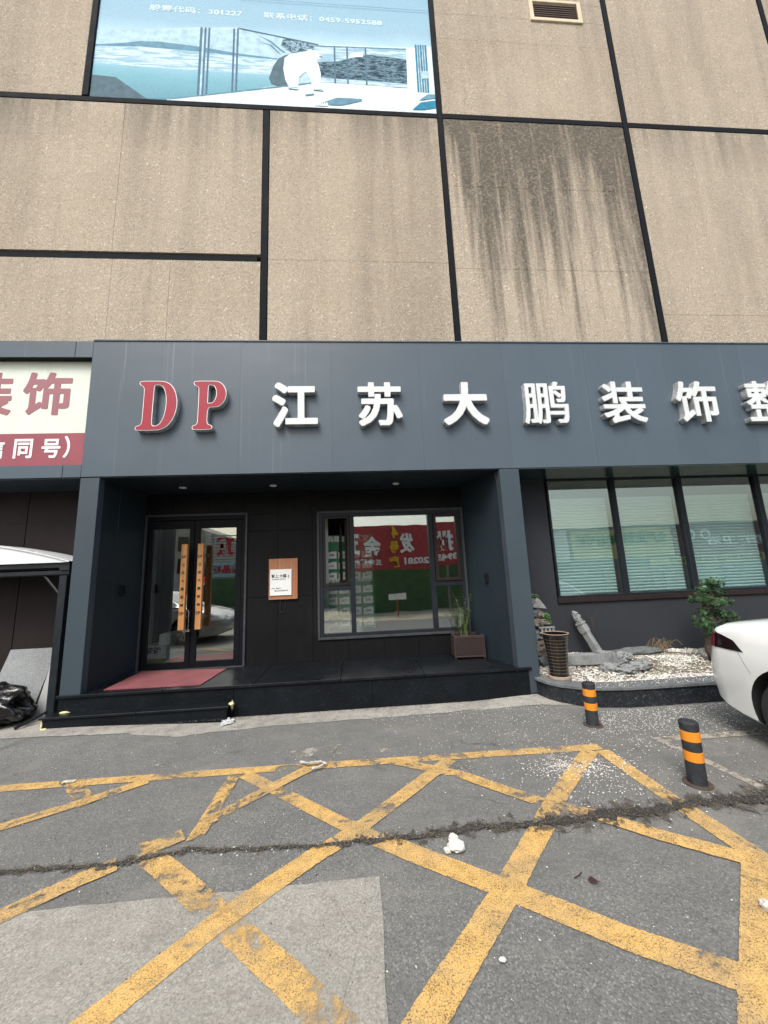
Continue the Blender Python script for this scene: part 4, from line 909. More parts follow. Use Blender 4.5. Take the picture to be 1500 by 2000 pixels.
# shelter with a curved clear roof
SH = thing('bike_shelter', 'black steel shelter with a white curved roof at the left edge', 'shelter', (-4.6, .25, 0))
for (x, y) in ((-3.46, .14), (-3.42, .46), (-6.4, .14), (-6.4, .46)): box('post', M['shelter'], SH, x-.042, x+.042, y-.035, y+.035, .0, 1.64, .003)
for y in (.14, .46):
    box('beam', M['shelter'], SH, -6.5, -3.40, y-.03, y+.03, 1.655, 1.70, .003); box('beam', M['shelter'], SH, -6.5, -3.40, y-.035, y+.035, 1.735, 1.79, .003)
MB().tube([(-3.50, .14, 1.42), (-3.70, .14, 1.655)], .014, 6).build('brace', M['shelter'], SH)
MB().box(-3.5, -3.39, .09, .50, 1.70, 1.735).build('bracket', M['shelter'], SH, .003)
arc = [(-3.38-3.1*t, 1.795+.34*math.sin(math.pi*min(1, t*1.0))**.9*(.8)) for t in [i/24 for i in range(25)]]
mb = MB()
for (x0, z0), (x1, z1) in zip(arc, arc[1:]): mb.add([(x0, .06, z0), (x1, .06, z1), (x1, .56, z1), (x0, .56, z0), (x0, .06, z0+.012), (x1, .06, z1+.012), (x1, .56, z1+.012), (x0, .56, z0+.012)], [(0, 1, 2, 3), (7, 6, 5, 4), (0, 4, 5, 1), (2, 6, 7, 3)])
mb.build('roof_sheet', M['poly'], SH, smooth=False)
MB().prism(arc+[(-6.48, 1.79)], .075, .085, 'y').build('gable_panel', M['poly'], SH)

def lean_slab(name, mat, x0, x1, ybot, ytop, z0, z1, t=.02, dx=0, **kw):
    mb = MB().add([(x0, ybot, z0), (x1, ybot, z0), (x1+dx, ytop, z1), (x0+dx, ytop, z1), (x0, ybot+t, z0), (x1, ybot+t, z0), (x1+dx, ytop+t, z1), (x0+dx, ytop+t, z1)],
        [(0, 1, 2, 3), (7, 6, 5, 4), (0, 4, 5, 1), (1, 5, 6, 2), (2, 6, 7, 3), (3, 7, 4, 0)]); return mb.build(name, mat, None, .002)
tag(lean_slab('cement_board', M['board_grey'], -4.30, -3.76, .22, .47, .05, .78, .02, .05), 'square grey cement board leaning on the brown wall behind the black bag', 'board')
tag(lean_slab('plank', M['plank_white'], -3.735, -3.60, .24, .50, .05, 1.53, .03, .16), 'long pale grey plank leaning beside the shelter post', 'plank', 'planks leaning by the shelter post')
tag(lean_slab('plank', M['plank_beige'], -3.43, -3.315, .36, .56, .05, 1.52, .02, -.01), 'beige plank leaning between the shelter post and the blue-grey pillar', 'plank', 'planks leaning by the shelter post')
vs, fs = lump(.15, .05, .05, 3, 3, .7, 2.4, c=(-3.44, .52, 1.585)); tag(MB().add(vs, fs).build('crumpled_sack', M['plank_beige']), 'crumpled beige sacking lying over the top of the leaning planks', 'sacking')
vs, fs = lump(.36, .24, .23, 5, 5, .5, 1.6, c=(-4.02, .06, .23), flat=gz(-4, .06)+.004, amp2=.14, sc2=6)
tag(MB().add(vs, fs).build('rubbish_bag', M['bag_black'], smooth=True), 'shiny black rubbish bag slumped on the ground at the left edge', 'bag')
tag(MB().tube([(-3.62, -.12, .075), (-3.38, .30, .22)], .016, 4).build('steel_bar', M['shelter']), 'black steel bar lying propped beside the rubbish bag', 'bar', 'bars by the shelter post')
tag(MB().tube([(-3.66, .02, .075), (-3.42, .36, .20)], .012, 4).build('steel_bar', M['shelter']), 'thinner black bar lying behind the first beside the rubbish bag', 'bar', 'bars by the shelter post')

# ------------------------------------------------------------------ planter bed
PB = thing('planter_bed', 'raised bed edged in black marble and filled with white gravel', 'planter', (4, 0, 0))
EDGE = [(2.06, .10), (2.07, -.05), (2.11, -.20), (2.19, -.33), (2.32, -.43), (2.52, -.51), (2.80, -.555), (3.15, -.56)]
EDGE += [(4.3, -.56), (5.5, -.56), (6.8, -.56), (8.2, -.56)]
def offs(pts, d):
    o = []
    for i, p in enumerate(pts):
        a = Vector(pts[max(0, i-1)]); b = Vector(pts[min(len(pts)-1, i+1)]); t = (b-a).normalized(); o.append((p[0]-t.y*d, p[1]+t.x*d))
    return o
inner = offs(EDGE, .20); lip = offs(EDGE, -.02)
def seg(name, mat, A, Bp, z0, z1, i0, i1, bevel=.003):
    pts = A[i0:i1+1]+Bp[i0:i1+1][::-1]; return MB().prism(pts, z0, z1, 'z').build(name, mat, PB, bevel)
for i0, i1 in ((0, 3), (3, 5), (5, 7), (7, 8), (8, 9), (9, 10), (10, 11)):
    seg('edge_slab', M['marble'], EDGE, offs(EDGE, .03), -.05, .193, i0, i1); seg('coping_slab', M['coping'], lip, inner, .195, .225, i0, i1)
def bedz(x, y): return .21+.12*sstep(-.3, .6, y)*(1-.25*sstep(3.3, 5, x))+wob(x, y, .02, 2.5, 8)
bx = list(np.arange(2.02, 8.2, .09)); by = list(np.arange(-.36, .63, .07)); n = len(bx)
bed = MB(); bed.add([(x, max(y, -.42+.5*sstep(2.6, 2.0, x)), bedz(x, y)-.012) for y in by for x in bx], [(j*n+i, j*n+i+1, (j+1)*n+i+1, (j+1)*n+i) for j in range(len(by)-1) for i in range(n-1)])
bed.build('gravel_surface', M['gravel_bed'], PB)
P = []; S = []
for i in range(15000):
    x = rg.uniform(2.12, 6.5) if i % 5 else rg.uniform(2.1, 4.6); y = rg.uniform(-.40, .59)
    d = noise.noise(Vector((x*1.6, y*5, 3)))
    if y < -.37+.42*sstep(2.6, 2.05, x)+.08*noise.noise(Vector((x*4, 0, 1))): continue
    if d > -.02 and rg.rand() < .72 and x > 2.7: continue
    s = rg.uniform(.007, .015)*(1.5 if y > .45 and rg.rand() < .5 else 1); P.append((x, y, bedz(x, y)+s*.1)); S.append(s)
for i in range(500): x = rg.uniform(2.4, 5); y = rg.uniform(-.54, -.38); P.append((x, y, .229)); S.append(rg.uniform(.003, .007))
stones('gravel', P, np.array(S), M['gravel'], 11, parent=PB)
P = [(rg.uniform(2.3, 6.5), rg.uniform(-.35, .55)) for i in range(5200)]; P = [(x, y, bedz(x, y)+.003) for x, y in P if noise.noise(Vector((x*1.6, y*5, 3))) > -.12 or rg.rand() < .2]
stones('bark_litter', P, rg.uniform(.004, .011, len(P)), M['dry'], 12, parent=PB, flat=.3)

# glazed pot
PT = thing('glazed_pot', 'tall black glazed pot with gold rings on the planter corner by the pillar', 'pot', (2.335, -.09, .226))
pc = (2.31, -.09, .226)
prof = [(.0, .0), (.135, 0), (.14, .02), (.128, .03), (.122, .10), (.135, .28), (.155, .42), (.168, .475), (.178, .485), (.178, .50), (.158, .50), (.15, .40), (0, .40)]
prof = [(q*.86, z) for q, z in prof]
MB().lathe(prof, 36, c=pc).build('pot_body', M['glaze'], PT, smooth='auto')
MB().lathe([(.121, .0), (.127, .004), (.125, .028), (.113, .034)], 36, c=pc, cap='ring').build('pot_foot', M['clay'], PT, smooth='auto')
MB().lathe([(.136, .5005), (.154, .5005), (.154, .506), (.138, .506)], 36, c=pc, cap='ring').build('pot_rim', M['clay'], PT, smooth='auto')
def potr(z):
    for (r0, z0), (r1, z1) in zip(prof[3:8], prof[4:8]):
        if z0 <= z <= z1: return r0+(r1-r0)*(z-z0)/(z1-z0)
    return .168
for k in range(11):
    z = .065+k*.037; r = potr(z); MB().lathe([(r-.001, z), (r+.0015, z+.0008), (r+.0015, z+.003), (r-.001, z+.0038)], 36, c=pc, cap='ring').build('gold_ring', M['gold'], PT, smooth=True)

# rockery pagoda behind the pillar edge
RK = thing('rockery', 'stacked rockery with a tiny stone pagoda and moss beside the pillar', 'rockery', (2.33, .33, .2))
for k, (c, r, mt) in enumerate([((2.30, .32, .34), (.15, .12, .12), 'stone_dark'), ((2.26, .30, .50), (.12, .1, .10), 'rock'), ((2.36, .34, .46), (.09, .08, .09), 'stone_dark'), ((2.38, .33, .58), (.07, .07, .08), 'rock'), ((2.27, .32, .64), (.12, .09, .08), 'stone_dark'),
        ((2.40, .32, .70), (.06, .06, .05), 'rock'), ((2.36, .30, .80), (.085, .06, .05), 'rock'), ((2.27, .33, .79), (.09, .07, .07), 'rock'), ((2.35, .31, .90), (.06, .05, .045), 'rock'), ((2.28, .33, .93), (.08, .06, .07), 'stone_dark'), ((2.29, .33, 1.09), (.05, .04, .06), 'stone')]):
    vs, fs = lump(*r, k, 3, .5, 2.0, c=c, amp2=.2, sc2=5); MB().add(vs, fs).build('rock', M[mt], RK)
for k, (c, r) in enumerate([((2.41, .29, .88), (.05, .05, .045)), ((2.44, .30, .80), (.045, .04, .035)), ((2.40, .28, .84), (.04, .03, .03)), ((2.30, .3, 1.14), (.05, .04, .02))]):
    vs, fs = lump(*r, k+20, 3, .6, 3, c=c, amp2=.35, sc2=8); MB().add(vs, fs).build('moss_clump', M['moss'], RK)
hs_ = MB(); hs_.box(2.29, 2.38, .27, .34, .985, 1.03); hs_.prism([(2.24, 1.0), (2.42, .975), (2.39, 1.03), (2.335, 1.10), (2.30, 1.12), (2.27, 1.06)], .255, .36, 'y'); hs_.build('pagoda_roof', M['stone'], RK, .004)
hs2 = MB(); [hs2.box(2.30+.05*i, 2.325+.05*i, .22, .25, .69, .74) for i in range(4)]; hs2.box(2.28, 2.48, .215, .255, .74, .755); hs2.box(2.28, 2.48, .215, .255, .675, .69); hs2.build('railing', M['stone'], RK)

# carved stone posts
def post_geo(mtx, lion=True, L=.56):
    mb = MB(); mb.box(-.055, .055, -.055, .055, 0, L, mat=mtx); mb.box(-.066, .066, -.066, .066, L, L+.035, mat=mtx); mb.box(-.05, .05, -.05, .05, L+.035, L+.06, mat=mtx); mb.box(-.072, .072, -.06, .06, L-.14, L-.02, mat=mtx)
    base = mb
    parts = []
    for k, (c, r) in enumerate([((0, 0, L+.11), (.055, .05, .07)), ((-.01, -.01, L+.19), (.045, .045, .05)), ((.03, -.02, L+.13), (.03, .04, .04)), ((-.035, .0, L+.13), (.03, .03, .05)), ((0, -.03, L+.08), (.05, .03, .03))]):
        vs, fs = lump(*r, k+40, 3, .5, 2.5, c=c, amp2=.25, sc2=7); parts.append(([tuple(mtx @ Vector(v)) for v in vs], fs))
    return base, parts
def stone_post(label, mtx, loc):
    t = thing('stone_post', label, 'stone post', loc, 'carved stone posts on the gravel bed'); b, ps = post_geo(mtx); b.build('shaft', M['stone'], t, .005)
    mb = MB(); [mb.add(*p) for p in ps]; mb.build('carved_lion', M['stone'], t, smooth=False)
m1 = Matrix.Translation((3.13, .36, .33)) @ Matrix.Rotation(R(-21), 4, 'Y') @ Matrix.Rotation(R(-14), 4, 'X') @ Matrix.Rotation(R(30), 4, 'Z') @ Matrix.Scale(.78, 4)
stone_post('pale carved stone post leaning upright against the charcoal wall', m1, (3.12, .36, .33))
m2 = Matrix.Translation((2.50, .21, .35)) @ Matrix.Rotation(R(90), 4, 'Y') @ Matrix.Rotation(R(4), 4, 'X') @ Matrix.Scale(1.12, 4)
stone_post('pale carved stone post lying flat on the gravel at the foot of the leaning one', m2, (2.5, .21, .3))
vs, fs = lump(.36, .085, .055, 61, 4, .3, 2, c=(3.70, .44, .345)); tag(MB().add(vs, fs).build('stone_slab', M['stone_dark'], smooth=True), 'rough dark grey stone slab lying behind the carved posts', 'stone')
rt = Matrix.Rotation(R(6), 3, 'Z')
sv = MB()
for k, (c, r) in enumerate([((3.02, .02, .27), (.13, .07, .05)), ((3.16, -.06, .26), (.12, .08, .055)), ((3.31, -.02, .275), (.13, .07, .06)), ((3.44, .02, .28), (.10, .06, .055)), ((3.22, .15, .30), (.14, .05, .05))]):
    sv.add(*lump(*r, k+70, 4, .5, 2.4, c=c, amp2=.28, sc2=9))
tag(sv.build('carved_stone', M['stone'], smooth=True), 'lumpy broken grey carving lying in front of the fallen stone post', 'stone')

def twig(mb, p, d, L, r, depth, rr):
    pts = [Vector(p)]; dd = Vector(d).normalized()
    for i in range(4): dd = (dd+Vector((rr.uniform(-.2, .2), rr.uniform(-.2, .2), rr.uniform(-.05, .15)))).normalized(); pts.append(pts[-1]+dd*L/4)
    mb.tube(pts, [r*(1-.18*i) for i in range(5)], 4)
    if depth:
        for k in (2, 3, 4):
            a = rr.uniform(0, 6.28); twig(mb, pts[k], dd+Vector((math.cos(a), math.sin(a), .3))*.9, L*.4, r*.5, depth-1, rr)
tw = MB(); twig(tw, (3.16, .47, .32), (.03, .02, 1), .62, .006, 2, random.Random(4)); tag(tw.build('bare_sapling', M['bark']), 'bare leafless twig standing behind the leaning stone post', 'sapling')
gr = MB(); r3 = random.Random(9)
for i in range(70):
    a = r3.uniform(0, 6.28); L = r3.uniform(.08, .24); x, y = 4.05+r3.gauss(0, .04), .45+r3.gauss(0, .03); p0 = Vector((x, y, .29)); o = Vector((math.cos(a)*L*.7, math.sin(a)*L*.4, 0))
    gr.tube([p0, p0+o*.3+Vector((0, 0, L*.7)), p0+o*.8+Vector((0, 0, L*.85)), p0+o*1.2+Vector((0, 0, L*.55))], .0022, 3)
tag(gr.build('dry_grass_tuft', M['dry']), 'dried brown grass tuft on the gravel left of the bonsai', 'grass tuft')

# bonsai tree
BT = thing('bonsai_tree', 'cloud-pruned evergreen in the gravel bed beside the white car', 'tree', (4.42, .1, .25))
MB().tube([(4.44, .08, .24), (4.40, .10, .42), (4.46, .12, .60), (4.54, .12, .76), (4.47, .12, .92), (4.55, .11, 1.06), (4.60, .1, 1.18)], [.05, .042, .038, .034, .028, .02, .012], 8).build('trunk', M['bark'], BT, smooth=True)
PADS = [((4.62, .08, 1.24), .15, .085), ((4.52, .12, 1.15), .12, .07), ((4.72, .1, 1.13), .12, .07), ((4.36, .10, 1.03), .15, .07), ((4.50, .0, .98), .13, .07), ((4.82, .12, .98), .14, .06), ((4.36, .08, .87), .10, .06), ((4.30, .06, .74), .14, .11), ((4.38, .02, .64), .11, .10), ((4.58, .16, .86), .12, .06), ((4.84, .12, .80), .15, .055), ((4.72, .14, .84), .11, .05), ((4.90, .14, .70), .14, .07)]
PADS = [((4.50+(c[0]-4.50)*.70, c[1], c[2]*.96+.02), r*.80, h*.95) for c, r, h in PADS]
br = MB()
for (c, r, h) in PADS: br.tube([(4.5, .12, c[2]-.10), ((4.5+c[0])/2, (c[1]+.12)/2, c[2]-.07), (c[0], c[1], c[2]-.02)], [.014, .011, .006], 5)
br.build('branch', M['bark'], BT)
r4 = random.Random(21)
for (c, r, h) in PADS:
    mb = MB(); core = lump(r*.62, r*.62, h*.6, r4.random()*50, 2, .5, 2, c=c); mb.add(*core)
    for k in range(int(52*(r/.12)**2)):
        a, b = r4.uniform(0, 6.28), r4.uniform(-.6, 1); rr_ = (1-b*b)**.5
        q = Vector((c[0]+r*rr_*math.cos(a)*r4.uniform(.75, 1.08), c[1]+r*rr_*math.sin(a)*r4.uniform(.75, 1.08), c[2]+h*b*r4.uniform(.8, 1.15)))
        out = (q-Vector(c)); out.z += .05; out.normalize(); mi = 1 if (b > .2 and r4.random() < .55) else 0
        for j in range(16):
            d = (out+Vector((r4.gauss(0, .75), r4.gauss(0, .75), r4.gauss(.15, .6)))).normalized(); L = r4.uniform(.016, .034); sd_ = d.orthogonal().normalized()*.0035
            if r4.random() < .5: sd_ = d.cross(sd_)
            mb.add([q-sd_, q+sd_, q+d*L+sd_*.4, q+d*L-sd_*.4], [(0, 1, 2, 3)], mi)
    mb.build('foliage_pad', [M['leaf_pine'], M['leaf_tip']], BT)

# wicker planter with bamboo on the platform
WB = thing('wicker_planter', 'square brown wicker planter standing at the right end of the platform', 'planter', (1.475, .73, .343))
cx, cy = 1.475, .735; rotz = Matrix.Translation((cx, cy, 0)) @ Matrix.Rotation(R(-6), 4, 'Z')
mb = MB(); mb.box(-.185, .185, -.135, .135, .375, .56, mat=rotz); mb.build('basket_core', M['wicker'], WB)
fr = MB()
for sx in (-1, 1):
    for sy in (-1, 1): fr.box(sx*.195-.012, sx*.195+.012, sy*.145-.012, sy*.145+.012, .343, .64, mat=rotz)
for z0, z1 in ((.605, .64), (.36, .38)):
    for sy in (-1, 1): fr.box(-.185, .185, sy*.145-.012, sy*.145+.012, z0, z1, mat=rotz)
    for sx in (-1, 1): fr.box(sx*.195-.012, sx*.195+.012, -.135, .135, z0, z1, mat=rotz)
fr.build('basket_frame', M['wicker'], WB, .003)
for k in range(12):
    z = .386+k*.0185; wv = MB()
    for sy in (-1, 1):
        for j in range(18): x = -.183+j*.0204; o = .004 if (j+k) % 2 else -.003; wv.box(x, x+.0196, sy*.146-.004+o*sy, sy*.146+.004+o*sy, z, z+.0165, mat=rotz)
    for sx in (-1, 1):
        for j in range(13): y = -.133+j*.0204; o = .004 if (j+k) % 2 else -.003; wv.box(sx*.196-.004+o*sx, sx*.196+.004+o*sx, y, y+.0196, z, z+.0165, mat=rotz)
    wv.build('weave_band', M['wicker'], WB)
mb = MB().box(-.18, .18, -.13, .13, .565, .60, mat=rotz); mb.build('soil', M['soil'], WB)
BP = thing('bamboo_plant', 'thin green bamboo shoots growing from the wicker planter', 'plant', (1.45, .74, .6))
r5 = random.Random(5)
for k in range(13):
    x = 1.44+r5.uniform(-.07, .07); y = .74+r5.uniform(-.05, .05); h = r5.uniform(.36, .64); lx = r5.uniform(-.24, .15); 
    pts = [(x+lx*(t**1.5), y+r5.uniform(-.01, .01), .60+h*t) for t in (0, .25, .5, .75, 1)]
    st = MB().tube(pts, [.0028, .0026, .0022, .0016, .0012], 5).build('stem', M['stem'], BP)
    lf = MB()
    for j in range(30):
        t = r5.uniform(.28, 1); p = Vector((x+lx*(t**1.5), y, .60+h*t)); a = r5.uniform(0, 6.28); d = Vector((math.cos(a), math.sin(a), r5.uniform(-.5, .35))).normalized(); L = r5.uniform(.04, .085); sdv = d.cross(Vector((0, 0, 1))).normalized()*.0055
        lf.add([p, p+d*L*.5+sdv, p+d*L, p+d*L*.5-sdv], [(0, 1, 2, 3)])
    lf.build('leaves', M['leaf'], BP, kind='stuff')

# ------------------------------------------------------------------ bollards
def bollard(x, y, lean, h, label, ring=False):
    t = thing('bollard', label, 'bollard', (x, y, 0), 'black and orange bollards in the yard')
    mt = Matrix.Translation((x, y, 0)) @ Matrix.Rotation(lean, 4, 'Y')
    def L(prof, name, mat, n=28):
        mb = MB().lathe(prof, n); mb.v = [tuple(mt @ Vector(q)) for q in mb.v]; return mb.build(name, M[mat], t, smooth='auto')
    r = .056
    L([(r+.001, .005), (r, .02), (r, h-.03), (r+.002, h-.028), (r+.002, h-.006), (r-.004, h), (0, h+.002)], 'post', 'rubber')
    for z0, z1 in ((h*.46-.033, h*.46+.030), (h*.78-.033, h*.78+.030)): L([(r, z0), (r+.0022, z0+.001), (r+.0022, z1-.001), (r, z1)], 'reflective_band', 'orange')
    L([(r+.002, .0), (r+.03, .0), (r+.03, .007), (r+.026, .010), (r+.002, .010)], 'base_ring', 'rust')
    if ring:
        mb = MB().tube([(x+lean*h-.012, y, h-.002), (x+lean*h-.012, y, h+.02), (x+lean*h, y, h+.03), (x+lean*h+.012, y, h+.02), (x+lean*h+.012, y, h-.002)], .0025, 6); mb.build('pull_ring', M['rust'], t)
bollard(2.19, -.85, R(.5), .385, 'black bollard with two orange bands nearer the planter, ring on top', True)
bollard(2.275, -1.875, R(.3), .40, 'black bollard with two orange bands nearest the camera, by the white line')

# ------------------------------------------------------------------ cars
def lerp_tab(tab, s):
    for a, b in zip(tab, tab[1:]):
        if a[0] <= s <= b[0]:
            u = (s-a[0])/(b[0]-a[0]); return [p+(q-p)*u for p, q in zip(a[1:], b[1:])]
    return list(tab[-1][1:])
L_CAR = 4.30
BODY = [  # s from the tail, half width, bottom z, top z (deck / belt / bonnet)
    (0, .60, .44, .62), (.015, .68, .34, .67), (.035, .725, .30, .715), (.07, .75, .275, .80), (.10, .765, .26, .88), (.125, .775, .25, .925), (.18, .79, .225, .945), (.30, .803, .195, .962), (.42, .812, .18, .972), (.70, .82, .175, .965), (1.0, .825, .17, .95), (1.6, .825, .17, .915), (2.3, .825, .17, .90), (2.9, .822, .17, .905),
    (3.2, .818, .17, .90), (3.6, .80, .175, .83), (3.9, .77, .18, .75), (4.1, .72, .20, .67), (4.22, .62, .24, .60), (4.28, .50, .30, .54), (4.30, .42, .36, .50)]
FR = [(0, .93), (.03, .965), (.14, .975), (.30, .99), (.48, 1.0), (.60, .998), (.72, .985), (.80, .965), (.88, .955), (.95, .90), (.985, .80), (1.0, .66)]
def lat(s, z):
    hw, zb, zt = lerp_tab(BODY, s); f = max(0, min(1, (z-zb)/(zt-zb)))
    for a, b in zip(FR, FR[1:]):
        if a[0] <= f <= b[0]: return hw*(a[1]+(b[1]-a[1])*(f-a[0])/(b[0]-a[0]))
    return hw
def make_car(label, mtx, paint, group=None):
    """Saloon built tail at s=0; local axes: x = along the car, y = across, z up."""
    t = thing('parked_car', label, 'car', mtx.translation, group)
    def fin(mb, name, mats, parent=t, **k):
        mb.v = [tuple(mtx @ Vector(v)) for v in mb.v]; return mb.build(name, mats, parent, **k)
    ss = sorted(set([b[0] for b in BODY]+[round(x, 3) for x in np.arange(.2, 4.25, .08)])); mb = MB(); ring = []
    for s in ss:
        hw, zb, zt = lerp_tab(BODY, s); row = [(s, 0, zb)]+[(s, -hw*k, zb+(zt-zb)*f) for f, k in FR]+[(s, -hw*.35, zt+.012), (s, 0, zt+.018)]
        row = row+[(a, -b, c) for a, b, c in row[-2:0:-1]]; ring.append(row)
    n = len(ring[0]); vs = [v for r_ in ring for v in r_]
    fs = [(i*n+k, i*n+(k+1) % n, (i+1)*n+(k+1) % n, (i+1)*n+k) for i in range(len(ring)-1) for k in range(n)]+[tuple(range(n))[::-1], tuple(range((len(ring)-1)*n, len(ring)*n))]
    mb.add(vs, fs); body = fin(mb, 'body', [paint, M['arch']])
    WH = (.78, 3.36); RW = .30
    cut = MB()
    for wx in WH:
        for sy in (-1, 1):
            c = MB().lathe([(.355, -.12), (.355, .12)], 40, mi=1, c=(0, 0, 0), axis='x'); c.v = [(wx+q[1], sy*.80+q[0]*1.0, .315+q[2]) for q in c.v]; cut.add(c.v, c.f, 1)
    cut.v = [tuple(mtx @ Vector(v)) for v in cut.v]; co = cut.build('cut', [paint, M['arch']], t)
    md = body.modifiers.new('b', 'BOOLEAN'); md.object = co; md.operation = 'DIFFERENCE'; md.solver = 'EXACT'
    bpy.context.view_layer.update(); nm = bpy.data.meshes.new_from_object(body.evaluated_get(bpy.context.evaluated_depsgraph_get())); body.modifiers.clear(); body.data = nm; bpy.data.objects.remove(co)
    nm.polygons.foreach_set('use_smooth', [True]*len(nm.polygons)); nm.set_sharp_from_angle(angle=R(32))
    # greenhouse
    CAB = [(.62, .70, .955, .93), (.85, .66, 1.07, .94), (1.10, .61, 1.19, .95), (1.35, .57, 1.265, .94), (1.7, .56, 1.305, .92), (2.1, .56, 1.31, .92), (2.45, .57, 1.275, .92), (2.75, .60, 1.15, .91), (3.05, .65, 1.0, .91), (3.25, .69, .905, .90)]
    def cab(s): return lerp_tab(CAB, s)
    def cabp(s, u):  # u 0 belt .. 1 roof edge .. 2 centre
        ht, zt, zb = cab(s); wb = .775 if .9 < s < 3 else .75
        if u <= 1: return (s, -(wb+(ht-wb)*u), zb-.02+(zt-.03-zb+.02)*u)
        k = u-1; return (s, -ht*(1-k)*(1 if k else 1), zt-.03+(.03)*math.sin(k*math.pi/2))
    cs = [c[0] for c in CAB]; cs = sorted(set(cs+[round(x, 2) for x in np.arange(.7, 3.2, .12)])); us = [0, .25, .5, .75, 1, 1.15, 1.4, 1.7, 2]
    mb = MB(); rows = []
    for s in cs:
        r_ = [cabp(s, u) for u in us]; r_ = r_+[(a, -b, c) for a, b, c in r_[-2::-1]]; rows.append(r_)
    n = len(rows[0]); mb.add([v for r_ in rows for v in r_], [(i*n+k, i*n+k+1, (i+1)*n+k+1, (i+1)*n+k) for i in range(len(rows)-1) for k in range(n-1)]); fin(mb, 'roof', paint, smooth='auto')
    def patch(s0, s1, u0, u1, name, mats, sgn=1, e=.006, ns=10, nu=5, shear=0):
        mb = MB(); vs = []
        for j in range(nu+1):
            for i in range(ns+1):
                u = u0+(u1-u0)*j/nu; s = s0+(s1-s0)*i/ns+(shear[0]*(1-i/ns)+shear[1]*i/ns)*(j/nu if shear else 0) if shear else s0+(s1-s0)*i/ns
                p = Vector(cabp(s, u)); q = Vector((p.x, p.y-e*(1 if u < 1.2 else 0), p.z+e*(.4 if u < 1 else 1))); vs.append((q.x, q.y*sgn, q.z))
        mb.add(vs, [(j*(ns+1)+i, j*(ns+1)+i+1, (j+1)*(ns+1)+i+1, (j+1)*(ns+1)+i) for j in range(nu) for i in range(ns)]); fin(mb, name, mats)
    for sg in (1, -1):
        patch(1.25, 1.95, .12, .93, 'side_window', M['car_glass'], sg, shear=(.22, .02)); patch(2.0, 2.98, .12, .93, 'side_window', M['car_glass'], sg, shear=(.03, -.55))
    for s0, s1, nm_ in ((.68, 1.22, 'rear_window'), (2.62, 3.14, 'windscreen')):
        mb = MB(); vs = []
        for i in range(9):
            s = s0+(s1-s0)*i/8; ht, zt, zb = cab(s)
            for k in range(-4, 5): vs.append((s, ht*.93*k/4, zt-.03+.03*math.sin((1-abs(k)/4*.93)*math.pi/2)+.007))
        mb.add(vs, [(i*9+k, i*9+k+1, (i+1)*9+k+1, (i+1)*9+k) for i in range(8) for k in range(8)]); fin(mb, nm_, M['car_glass'], smooth=True)
    # tail lamps wrapping the corner, lamps, plate, mirrors
    def skin(pts_fn, name, mats, ns=14, nz=6, e=.005, sgn=1, mi=None):
        mb = MB(); vs = []
        for j in range(nz+1):
            for i in range(ns+1):
                s, z = pts_fn(i/ns, j/nz); vs.append((s, sgn*-(lat(s, z)+e), z))
        mb.add(vs, [(j*(ns+1)+i, j*(ns+1)+i+1, (j+1)*(ns+1)+i+1, (j+1)*(ns+1)+i) for j in range(nz) for i in range(ns)]); fin(mb, name, mats, smooth=True)
    for sg in (1, -1):
        skin(lambda a, b: (.070+.37*a*(1-.26*b*a), .735+b*(.150-.045*a)*(1-.22*a)), 'tail_lamp', M['lamp_dark'], sgn=sg)
        skin(lambda a, b: (.066+.10*a, .738+b*.132), 'tail_lamp_reflector', M['lamp_red'], sgn=sg, e=.009, ns=6)
        skin(lambda a, b: (4.235-.42*a, .56+b*(.075+.02*a)), 'headlight', M['white'], sgn=sg, e=.006)
        fin(MB().box(2.72, 2.86, sg*-.86-.09*(sg > 0), sg*-.86+.09*(sg < 0), .93, 1.04), 'mirror', paint, bevel=.02)
        for s0 in (1.42, 2.30): fin(MB().box(s0, s0+.15, -sg*(lat(s0, .74)+.012)-.012, -sg*(lat(s0, .74)+.012)+.012, .745, .77), 'door_handle', paint, bevel=.005)
        for s0 in (1.30, 2.05, 2.98):
            skin(lambda a, b, s0=s0: (s0+.004*a, .26+b*.62), 'door_seam', M['arch'], sgn=sg, e=.0012, ns=1, nz=10)
    for sg in (1, -1):
        skin(lambda a, b: (.375-.0*a+.10*b+.003*a, .745-.17*b), 'bumper_seam', M['arch'], sgn=sg, e=.0015, ns=1, nz=8)
    for wx in WH:
        for sg in (1, -1):
            c = (wx, sg*.715, RW)
            tr = MB().lathe([(.205, -.09), (.245, -.095), (.285, -.085), (.300, -.055), (.300, .055), (.285, .085), (.245, .095), (.205, .09)], 44, axis='x', cap='ring'); tr.v = [(c[0]+q[1], c[1]+q[0], c[2]+q[2]) for q in tr.v]
            wo_ = fin(tr, 'wheel', M['tyre'], smooth='auto')
            rm = MB(); o = sg*.06
            rim = MB().lathe([(.205, -.08), (.212, .0), (.205, .085), (.192, .085), (.188, .0), (.10, -.06)], 44, axis='x'); rm.add([(c[0]+q[1], c[1]+sg*q[0], c[2]+q[2]) for q in rim.v], rim.f)
            for k in range(10):
                a = 2*math.pi*k/10; m_ = Matrix.Translation(c) @ Matrix.Rotation(a, 4, 'Y'); rm.box(-.014, .014, o-.012, o+.012, .04, .196, mat=m_)
            hb = MB().lathe([(0, .075), (.04, .072), (.055, .05), (.055, -.05)], 24, axis='x'); rm.add([(c[0]+q[1], c[1]+sg*q[0], c[2]+q[2]) for q in hb.v], hb.f)
            fin(rm, 'rim', M['alloy'], wo_, smooth='auto'); dk = MB().lathe([(.0, .0), (.185, .0), (.185, .01), (0, .01)], 30, axis='x'); dk.v = [(c[0]+q[1], c[1]+sg*q[0]-sg*.02, c[2]+q[2]) for q in dk.v]; fin(dk, 'brake_disc', M['arch'], wo_)
    return t
